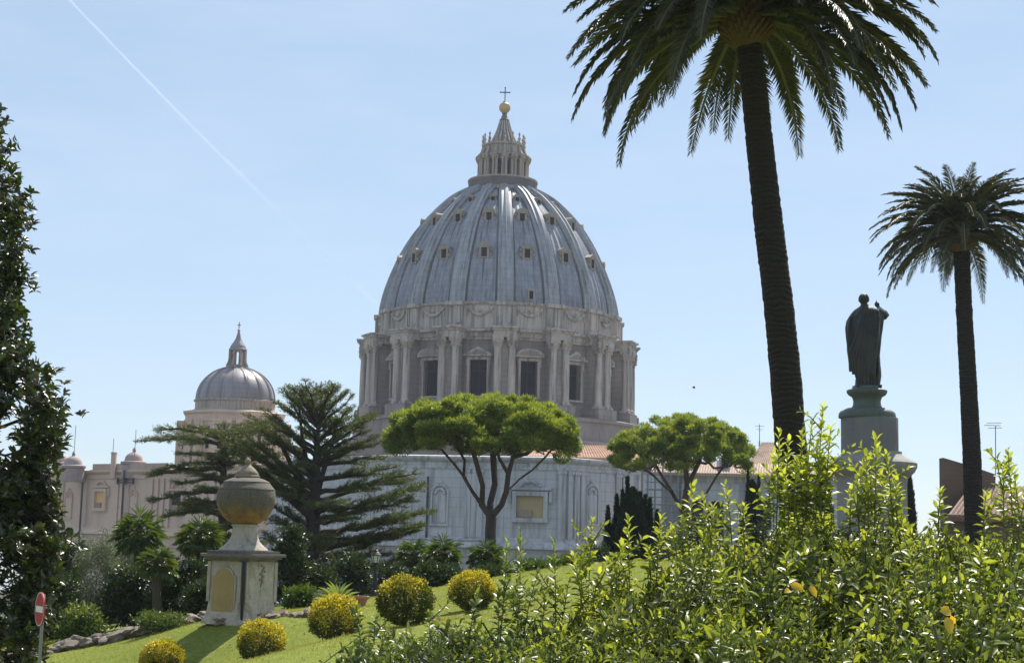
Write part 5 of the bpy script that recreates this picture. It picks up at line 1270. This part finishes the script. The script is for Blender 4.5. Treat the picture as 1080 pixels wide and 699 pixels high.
# rough stones edging the lawn
ROCK = stone('rough_rock', (.23, .18, .14), (.13, .105, .085), (.045, .038, .03), 2.5, .6, 2.5, fine=7, bdist=.04, bstr=.6)
ROCKL = {0: 'rough edging stone at the far left end of the row, beside the sign pole', 25: 'pale rounded edging stone at the left foot of the urn pedestal'}
row = [(8+i*8.6, 696-i*1.35, 40-i*.03) for i in range(26)] + [(232+i*9.5, 657-i*1.0, 36.6) for i in range(11)]
for i, (px, py, Y) in enumerate(row):
    rs = np.random.default_rng(300+i); b = base(px+rs.normal()*1.5, Y+rs.normal()*.2); s_ = rs.uniform(.13, .27)*(1.15 if i < 26 else .75)
    bm = bmesh.new(); bmesh.ops.create_icosphere(bm, subdivisions=3, radius=1)
    ph = rs.uniform(0, 6, 6); ax = (rs.uniform(1.0, 1.7), rs.uniform(.8, 1.2), rs.uniform(.45, .8))
    for v in bm.verts:
        p = v.co; k = 1 + .18*math.sin(p.x*3+ph[0])*math.sin(p.y*4+ph[1]) + .14*math.sin(p.z*6+ph[2]+p.x*4) + .07*math.sin(p.x*13+ph[3])*math.sin(p.y*12+ph[4])*math.sin(p.z*11+ph[5])
        v.co = Vector((p.x*ax[0]*k, p.y*ax[1]*k, p.z*ax[2]*k))*s_
    me = bpy.data.meshes.new('edging_stone'); bm.to_mesh(me); bm.free(); me.shade_smooth(); me.set_sharp_from_angle(angle=R(28))
    o = link('edging_stone', me, ROCK, None, (b.x, b.y, b.z+s_*.25)); o.rotation_euler = (rs.normal()*.15, rs.normal()*.15, rs.uniform(0, 6))
    tag(o, ROCKL.get(i, 'rough brown stone in the row edging the lawn before the urn pedestal'), 'stone', 'rough stones edging the lawn')
# tufts between the stones
shrub('trailing green plant growing over the edging stones left of the pedestal', 170, 38.6, 651, 60, MIDL, 120, name='trailing_plant', cat='plant', py_bot=661, stems=False, lsz=.07, dens=1.2)
# no-entry sign
YG = 27; sb = base(41, YG); sg = empty('road_sign', sb, 'round red no-entry sign with a white bar, turned aside on its pole by the magnolia', 'road sign')
sc_c = at(42.5, 642, YG); rr = 17.3*YG/F; SM = Matrix.Rotation(R(-58), 3, 'Z')
RED = finish(newmat('sign_red'), (.42, .02, .02), .45); WHT = finish(newmat('sign_white'), (.75, .75, .72), .5); GREY = finish(newmat('galvanised_steel'), (.25, .25, .26), .5, metal=.6)
def disc(m, r, o0, o1, c, M):
    vs = [c + M @ Vector((r*math.cos(t), o, r*math.sin(t))) for o in (o0, o1) for t in np.linspace(0, 2*PI, 41)[:-1]]
    m.add(vs, [tuple(range(40)), tuple(range(40, 80))[::-1]] + [(i, i+40, (i+1) % 40+40, (i+1) % 40) for i in range(40)])
m = MB(); disc(m, rr, -.012, .012, sc_c, SM); dsc = m.build('disc', RED, sg)
m = MB(); m.box(sc_c + SM @ Vector((0, -.016, 0)), (rr*1.5, .008, rr*.36), M=SM); m.build('white_bar', WHT, dsc)
m = MB()
vs = [sc_c + SM @ Vector((r*math.cos(t), -.0155, r*math.sin(t))) for r in (rr*.95, rr*1.0) for t in np.linspace(0, 2*PI, 41)[:-1]]
m.add(vs, [(i, (i+1) % 40, (i+1) % 40+40, i+40) for i in range(40)]); m.build('rim', WHT, dsc)
pp = sc_c + SM @ Vector((0, .045, 0)); MB().tube([(pp.x, pp.y, sb.z-.1), (pp.x, pp.y, sc_c.z+rr*.9)], .03, 12).build('pole', GREY, sg, True)
# street lamp
YL = 46; lb = base(396, YL); lm = empty('street_lamp', lb, 'black iron street lamp with a glass lantern in front of the big cedar', 'street lamp')
lc = at(396.5, 588, YL); m = MB()
m.lathe([(.11, lb.z), (.11, lb.z+.12), (.07, lb.z+.2), (.06, lb.z+.6), (.045, lb.z+.65), (.035, lc.z-.30), (.06, lc.z-.27), (.03, lc.z-.22)], lc, 14); m.build('post', IRON, lm, True)
zb3, zt3 = at(396, 593, YL).z, at(396, 585.5, YL).z
LGL = newmat('lamp_glass'); g_ = N(LGL, 'ShaderNodeBsdfPrincipled'); g_.inputs['Base Color'].default_value = (.62, .66, .68, 1); g_.inputs['Roughness'].default_value = .3; tr_ = N(LGL, 'ShaderNodeBsdfTranslucent'); tr_.inputs[0].default_value = (.9, .92, .9, 1)
x_ = N(LGL, 'ShaderNodeMixShader'); x_.inputs[0].default_value = .5; L(LGL, g_.outputs[0], x_.inputs[1]); L(LGL, tr_.outputs[0], x_.inputs[2]); ou = N(LGL, 'ShaderNodeOutputMaterial'); L(LGL, x_.outputs[0], ou.inputs[0])
MB().lathe([(.085, zb3), (.145, zt3)], lc, 6).build('glass', LGL, lm)
m = MB()
for k in range(6):
    a = k*PI/3; m.tube([(lc.x+.09*math.cos(a), lc.y+.09*math.sin(a), zb3), (lc.x+.15*math.cos(a), lc.y+.15*math.sin(a), zt3)], .011, 5)
m.lathe([(.05, zb3-.06), (.10, zb3-.01), (.10, zb3)], lc, 6); m.build('lantern_frame', IRON, lm)
MB().lathe([(.17, zt3), (.175, zt3+.02), (.10, zt3+.10), (.06, zt3+.13), (.065, zt3+.16), (.02, zt3+.19), (.025, zt3+.22), (.005, zt3+.25)], lc, 12).build('lantern_cap', IRON, lm)
# terracotta planter with a spiky plant
YP = 39; tb = at(374, 641, YP); POT = stone('terracotta_pot', (.42, .20, .12), (.32, .16, .10), (.15, .10, .08), 3, .4, 3, fine=9, bdist=.01)
pt = empty('planter', tb, 'low wide terracotta planter on the lawn below the street lamp', 'planter')
MB().lathe([(.20, tb.z-.15), (.24, tb.z), (.32, tb.z+.22), (.36, tb.z+.24), (.37, tb.z+.31), (.32, tb.z+.31), (.30, tb.z+.26)], tb, 32).build('bowl', POT, pt, True)
MB().lathe([(.0, tb.z+.27), (.31, tb.z+.27)], tb, 24, caps=False).build('soil', DBARK, pt)
YA = 40; ab = at(357, 636, YA); ag = empty('agave_plant', ab, 'spiky pale green agave beside the terracotta planter', 'plant')
n = 34; a = np.arange(n)*2.39996; el = np.linspace(1.35, .15, n); D = np.stack([np.sin(a)*np.cos(el), np.cos(a)*np.cos(el), np.sin(el)], 1)
leaves('leaf_rosette', np.tile(np.array(ab), (n, 1)), D, rng.uniform(.5, .72, n), .13, leafmat('agave_leaf', (.16, .22, .08), (.22, .28, .10), trans=.3, rough=.4), ag, T_LEAF, up=np.tile([0, 0, 1.], (n, 1))+.01)
shrub('pale flowering shrub just left of the agave', 343, 40.5, 625, 26, OLVL, 121, py_bot=640, tint=.8, lsz=.06, dens=1.2)
# bird
bb = at(732, 409, 120); m = MB(); m.ball(bb, .06, 10, (1.7, .8, .7)); m.add([bb+Vector((.1, 0, .03)), bb+Vector((-.12, 0, .03)), bb+Vector((-.12, -.25, .1)), bb+Vector((.0, -.28, .12)), bb+Vector((-.12, .25, .1)), bb+Vector((.0, .28, .12))], [(0, 1, 2, 3), (1, 0, 5, 4)])
m.add([bb+Vector((-.08, -.03, 0)), bb+Vector((-.08, .03, 0)), bb+Vector((-.2, .05, .02)), bb+Vector((-.2, -.05, .02))], [(0, 1, 2, 3)])
tag(m.build('bird', IRON, org=bb), 'tiny dark bird flying between the great dome and the tall palm', 'bird')
# contrail
CT = newmat('ice_trail'); d_ = N(CT, 'ShaderNodeBsdfTranslucent'); d_.inputs[0].default_value = (1, 1, 1, 1); tp_ = N(CT, 'ShaderNodeBsdfTransparent'); x_ = N(CT, 'ShaderNodeMixShader')
tcx = N(CT, 'ShaderNodeTexCoord'); sx_ = N(CT, 'ShaderNodeSeparateXYZ'); L(CT, tcx.outputs['Generated'], sx_.inputs[0])
lw_ = N(CT, 'ShaderNodeLayerWeight'); lw_.inputs[0].default_value = .5
rpp = N(CT, 'ShaderNodeValToRGB'); L(CT, sx_.outputs[0], rpp.inputs[0]); els = rpp.color_ramp.elements
els[0].position = 0; els[0].color = (.30,)*3+(1,); els[1].position = 1; els[1].color = (.10,)*3+(1,)
for p_, v_ in ((.3, .20), (.42, .05), (.75, .02), (.88, .16)): e_ = els.new(p_); e_.color = (v_, v_, v_, 1)
nn_ = noise(CT, 30, 4, .6, coord='Generated', lo=.2, hi=.7); ml = N(CT, 'ShaderNodeMath', operation='MULTIPLY'); L(CT, rpp.outputs[0], ml.inputs[0]); L(CT, nn_, ml.inputs[1])
fc_ = N(CT, 'ShaderNodeMath', operation='SUBTRACT'); fc_.inputs[0].default_value = 1.0; L(CT, lw_.outputs['Facing'], fc_.inputs[1]); ml2 = N(CT, 'ShaderNodeMath', operation='MULTIPLY'); L(CT, ml.outputs[0], ml2.inputs[0]); L(CT, fc_.outputs[0], ml2.inputs[1])
L(CT, ml2.outputs[0], x_.inputs[0]); L(CT, tp_.outputs[0], x_.inputs[1]); L(CT, d_.outputs[0], x_.inputs[2]); ou = N(CT, 'ShaderNodeOutputMaterial'); L(CT, x_.outputs[0], ou.inputs[0])
def hi_pt(px, py, z): d = at(px, py, 1); return d*(z/d.z)
A, B = hi_pt(60, -14, 3000), hi_pt(402, 325, 3000); m = MB()
ks = []; 
for i in range(41):
    u = i/40; ks.append((60+342*u, -14+339*u + 6*math.sin(PI*u)*1.0))
m.tube([hi_pt(x, y, 3000) for x, y in ks], [hi_pt(x, y, 3000).length/F*(1.3+1.6*i/40) for i, (x, y) in enumerate(ks)], 12)
tag(m.build('contrail', CT, smooth=True), 'faint white aircraft trail slanting across the upper left sky', kind='stuff')

# ================================================================== FOREGROUND SHRUBBERY
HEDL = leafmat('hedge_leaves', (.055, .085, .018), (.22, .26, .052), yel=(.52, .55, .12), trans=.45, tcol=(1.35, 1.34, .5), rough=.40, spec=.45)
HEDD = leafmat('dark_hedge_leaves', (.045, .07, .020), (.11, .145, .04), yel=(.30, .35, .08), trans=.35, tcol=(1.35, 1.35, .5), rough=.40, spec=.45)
STEM = finish(newmat('green_stem'), (.12, .13, .05), .7)
def hedge(label, outline, Y0, Y1, seed, n_sh, mat=HEDL, lf=.062, nl=13, shoot=.34, tall=(), tintb=.35, name='laurel_shrub', cat='shrub', jut=.10, yellow=0, lw=.44, thick=1.5):
    """outline: [(px, py)] of the visible top edge at the middle distance; shoots stand all over the body"""
    rs = np.random.default_rng(seed); xs_ = [p[0] for p in outline]; ysx = [p[1] for p in outline]; Ym = (Y0+Y1)/2
    pm = (xs_[0]+xs_[-1])/2; b = base(pm, Ym); t = empty(name, b, label, cat, 'leafy shrubs in the foreground')
    P = []; D = []; U = []; S = []; TI = []; st = MB()
    def shoot_(tip, L0, dirv, k, tb, sz, bare=.0, col=True):
        root = tip - dirv*L0
        ph = rs.uniform(0, 6); s1 = dirv.orthogonal().normalized(); s2 = dirv.cross(s1)
        for q in range(k):
            u = bare + (1-bare)*(q+.5)/k; a = ph+q*2.39996; w = s1*math.cos(a)+s2*math.sin(a)
            up_ = .25+.85*u**2.2; d = (w*(1.05-.55*u**2)+dirv*up_+Vector((0, 0, rs.uniform(-.12, .1)))).normalized()
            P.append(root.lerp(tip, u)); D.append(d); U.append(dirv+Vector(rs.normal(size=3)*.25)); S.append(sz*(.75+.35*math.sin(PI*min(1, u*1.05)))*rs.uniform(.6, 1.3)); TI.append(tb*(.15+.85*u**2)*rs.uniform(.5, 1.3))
        st.tube([root, root.lerp(tip, .5)+Vector(rs.normal(size=3)*.006), tip], [.005, .004, .0025], 4, cap=False)
    for i in range(n_sh):
        x = rs.uniform(xs_[0], xs_[-1]); v = rs.uniform()            # v: position front (0) to back (1)
        yt = np.interp(x, xs_, ysx); Y = Y0+(Y1-Y0)*v
        top = at(x, yt, Ym).z; gx = at(x, 600, Y).x; edge = min(1, (x-xs_[0]+12)/40, (xs_[-1]+12-x)/40)
        g_ = g1(gx, Y); hz = (top-g_)*(1-.42*(1-v)**2.2 if v < .6 else 1-.10*(v-.6))*(.85+.15*edge)
        hgt = hz*(1-abs(rs.normal())*.07); lay = rs.uniform() < .42
        if lay: hgt = hz*rs.uniform(.35, .95)                         # side shoots lower in the body, on the face towards the camera
        yy = Y if not lay else Y0 + rs.uniform(-.05, .5)*(Y1-Y0)*.6
        gx = at(x, 600, yy).x; tip = Vector((gx, yy, g_+hgt))
        dv = Vector((rs.normal()*.48, rs.normal()*.42-(.6 if lay else .12), 1)).normalized()
        if math.sin(x*.085+seed)*math.sin(yy*4.1+seed*2+x*.03)+.5*math.sin(x*.21+hgt*9) < -.55: continue
        shoot_(tip, shoot*rs.uniform(.7, 1.3), dv, nl, tintb*(.45 if lay else 1.0)*rs.choice([.05, .3, .9, 1.7]), lf*rs.uniform(.6, 1.35))
    for (x, y, dd) in tall:                                           # long shoots standing clear of the rest
        Y = Ym + dd; yb_ = np.interp(x, xs_, ysx); tip = at(x, y, Y); rt = at(x+rs.normal()*6, yb_+22, Y); dv = (tip-rt); L0 = dv.length; dv = dv.normalized()
        shoot_(tip, L0, dv, int(16+L0*42), tintb*1.5, lf*1.12, 0)
        for q in range(int(L0/.16)):
            u = rs.uniform(.15, .8); a = rs.uniform(0, 6.28); w = Vector((math.cos(a)*.8, math.sin(a)*.8, .75)).normalized(); l_ = rs.uniform(.10, .22)
            shoot_(rt.lerp(tip, u)+w*l_, l_, w, 9, tintb*1.2, lf*.95)
    # woody frame inside
    gm = MB(); 
    for i in range(int(n_sh*.10)+6):
        x = rs.uniform(xs_[0]+6, xs_[-1]-6); Y = rs.uniform(Y0+.2*(Y1-Y0), Y1); gx = at(x, 600, Y).x; g_ = g1(gx, Y); top = at(x, np.interp(x, xs_, ysx), Ym).z
        h_ = (top-g_)*rs.uniform(.5, .9); p0 = Vector((gx+rs.normal()*.1, Y, g_-.05)); p1 = p0+Vector((rs.normal()*.12, rs.normal()*.12, h_*.55)); p2 = p1+Vector((rs.normal()*.14, rs.normal()*.14, h_*.45)); gm.tube([p0, p1, p2], [.016, .011, .006], 5, cap=False)
    gm.build('branches', GBARK, t)
    # inner leaves close the body
    n_in = int(n_sh*6*thick); x = rs.uniform(xs_[0], xs_[-1], n_in); v = rs.uniform(size=n_in); 
    for i in range(n_in):
        Y = Y0+.15+(Y1-Y0-.1)*v[i]; top = at(x[i], np.interp(x[i], xs_, ysx), Ym).z; gx = at(x[i], 600, Y).x; g_ = g1(gx, Y)
        hz = (top-g_)*(1-.42*(1-v[i])**2.2)*.93
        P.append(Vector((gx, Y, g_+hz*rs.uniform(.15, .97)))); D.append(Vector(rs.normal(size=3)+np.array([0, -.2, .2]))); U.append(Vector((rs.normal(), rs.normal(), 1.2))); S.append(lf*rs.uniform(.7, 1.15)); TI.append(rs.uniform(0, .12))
    P = np.array([tuple(p) for p in P]); D = np.array([tuple(p) for p in D]); U = np.array([tuple(p) for p in U])
    leaves('foliage', P, D, np.array(S), lw, mat, t, T_LEAF, up=U, tint=np.array(TI))
    st.build('shoots', STEM, t)
    return t
YELL = leafmat('autumn_leaf', (.62, .38, .03), (.70, .48, .05), trans=.45, tcol=(1.1, 1.0, .4), rough=.4)
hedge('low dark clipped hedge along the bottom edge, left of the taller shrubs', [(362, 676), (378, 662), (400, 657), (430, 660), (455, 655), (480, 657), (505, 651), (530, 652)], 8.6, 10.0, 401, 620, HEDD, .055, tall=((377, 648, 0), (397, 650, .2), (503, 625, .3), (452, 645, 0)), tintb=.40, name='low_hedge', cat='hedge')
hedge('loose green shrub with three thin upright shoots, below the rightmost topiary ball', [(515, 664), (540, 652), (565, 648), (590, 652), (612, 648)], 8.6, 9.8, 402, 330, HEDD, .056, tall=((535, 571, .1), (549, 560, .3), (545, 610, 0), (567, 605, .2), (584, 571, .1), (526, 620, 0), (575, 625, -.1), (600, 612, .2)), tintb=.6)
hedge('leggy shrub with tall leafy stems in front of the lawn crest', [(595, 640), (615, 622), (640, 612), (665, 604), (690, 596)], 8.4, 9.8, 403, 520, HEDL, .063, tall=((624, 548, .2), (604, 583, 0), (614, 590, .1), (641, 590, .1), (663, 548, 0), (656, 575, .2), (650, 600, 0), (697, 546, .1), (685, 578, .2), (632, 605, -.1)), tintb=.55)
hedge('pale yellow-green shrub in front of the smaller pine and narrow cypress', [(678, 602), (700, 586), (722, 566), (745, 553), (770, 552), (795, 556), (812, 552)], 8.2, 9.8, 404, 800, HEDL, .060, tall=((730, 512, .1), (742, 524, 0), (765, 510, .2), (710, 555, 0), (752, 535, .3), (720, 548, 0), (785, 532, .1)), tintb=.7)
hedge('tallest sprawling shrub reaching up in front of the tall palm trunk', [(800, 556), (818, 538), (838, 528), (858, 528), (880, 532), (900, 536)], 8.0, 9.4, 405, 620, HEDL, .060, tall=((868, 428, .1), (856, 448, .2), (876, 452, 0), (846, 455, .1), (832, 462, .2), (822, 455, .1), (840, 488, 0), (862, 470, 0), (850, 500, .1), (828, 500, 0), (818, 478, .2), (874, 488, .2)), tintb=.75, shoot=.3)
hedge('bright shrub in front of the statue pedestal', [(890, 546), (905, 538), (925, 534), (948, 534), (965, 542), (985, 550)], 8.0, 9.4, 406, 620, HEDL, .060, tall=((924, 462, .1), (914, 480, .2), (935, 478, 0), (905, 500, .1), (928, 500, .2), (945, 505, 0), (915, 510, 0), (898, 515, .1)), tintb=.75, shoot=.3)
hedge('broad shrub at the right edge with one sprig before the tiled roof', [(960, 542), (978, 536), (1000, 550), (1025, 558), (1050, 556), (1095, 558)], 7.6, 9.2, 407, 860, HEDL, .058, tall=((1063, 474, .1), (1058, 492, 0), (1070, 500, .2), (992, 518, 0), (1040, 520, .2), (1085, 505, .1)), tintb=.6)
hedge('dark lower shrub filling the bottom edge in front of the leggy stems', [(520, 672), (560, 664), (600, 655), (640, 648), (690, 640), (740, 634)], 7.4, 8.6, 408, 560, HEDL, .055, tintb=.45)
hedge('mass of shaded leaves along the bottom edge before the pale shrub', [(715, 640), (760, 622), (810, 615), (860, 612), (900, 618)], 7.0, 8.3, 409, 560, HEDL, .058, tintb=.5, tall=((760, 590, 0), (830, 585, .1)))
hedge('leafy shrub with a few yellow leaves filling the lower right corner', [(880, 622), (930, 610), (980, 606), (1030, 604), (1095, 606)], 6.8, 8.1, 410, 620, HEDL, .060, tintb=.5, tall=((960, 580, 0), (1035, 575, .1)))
for i, (px, py, Y, s_) in enumerate(((1000, 648, 6.7, .085), (1007, 655, 6.7, .07), (985, 652, 6.72, .09), (829, 612, 6.95, .07), (852, 620, 6.9, .06), (834, 617, 6.95, .05))):
    c = at(px, py, Y); k = 1
    P = np.tile(np.array(c), (k, 1)) + rng.normal(size=(k, 3))*.012
    o = leaves('yellow_leaf', P, rng.normal(size=(k, 3))+np.array([.3, -.3, -.5]), np.full(k, s_), .6, YELL, [o_ for o_ in bpy.data.objects if o_.name.startswith('laurel_shrub')][-1] if px > 900 else [o_ for o_ in bpy.data.objects if o_.name.startswith('laurel_shrub')][-2], T_LEAF, up=np.tile([0., -1, .3], (k, 1)))

# grass blades on the visible lawn
n = 150000; x = rng.uniform(-15, 6, n); y = 22+24*rng.uniform(size=n)**.8; z = gz(x, y)
GBL = leafmat('grass_blades', (.18, .21, .045), (.27, .29, .075), yel=(.42, .38, .18), trans=.4, tcol=(1.3, 1.2, .5), rough=.6, spec=.2)
g_ = leaves('grass', np.stack([x, y, z-.004], 1), np.stack([rng.normal(size=n)*.5, rng.normal(size=n)*.5, np.ones(n)], 1), rng.uniform(.025, .06, n), .22, GBL, None, T_TRI, tint=rng.uniform(size=n)**3)
tag(g_, 'short bright green grass of the sloping lawn', kind='stuff')

n = 420; x = rng.uniform(-14, 3, n); y = rng.uniform(24, 40, n); z = gz(x, y)+.045
g_ = leaves('fallen_leaves', np.stack([x, y, z], 1), rng.normal(size=(n, 3))*np.array([1, 1, .25]), rng.uniform(.04, .10, n), .6, leafmat('dry_leaf', (.20, .12, .05), (.30, .20, .08), trans=.2, rough=.7), None, T_LEAF)
tag(g_, 'dry brown leaves scattered over the lawn', kind='stuff')
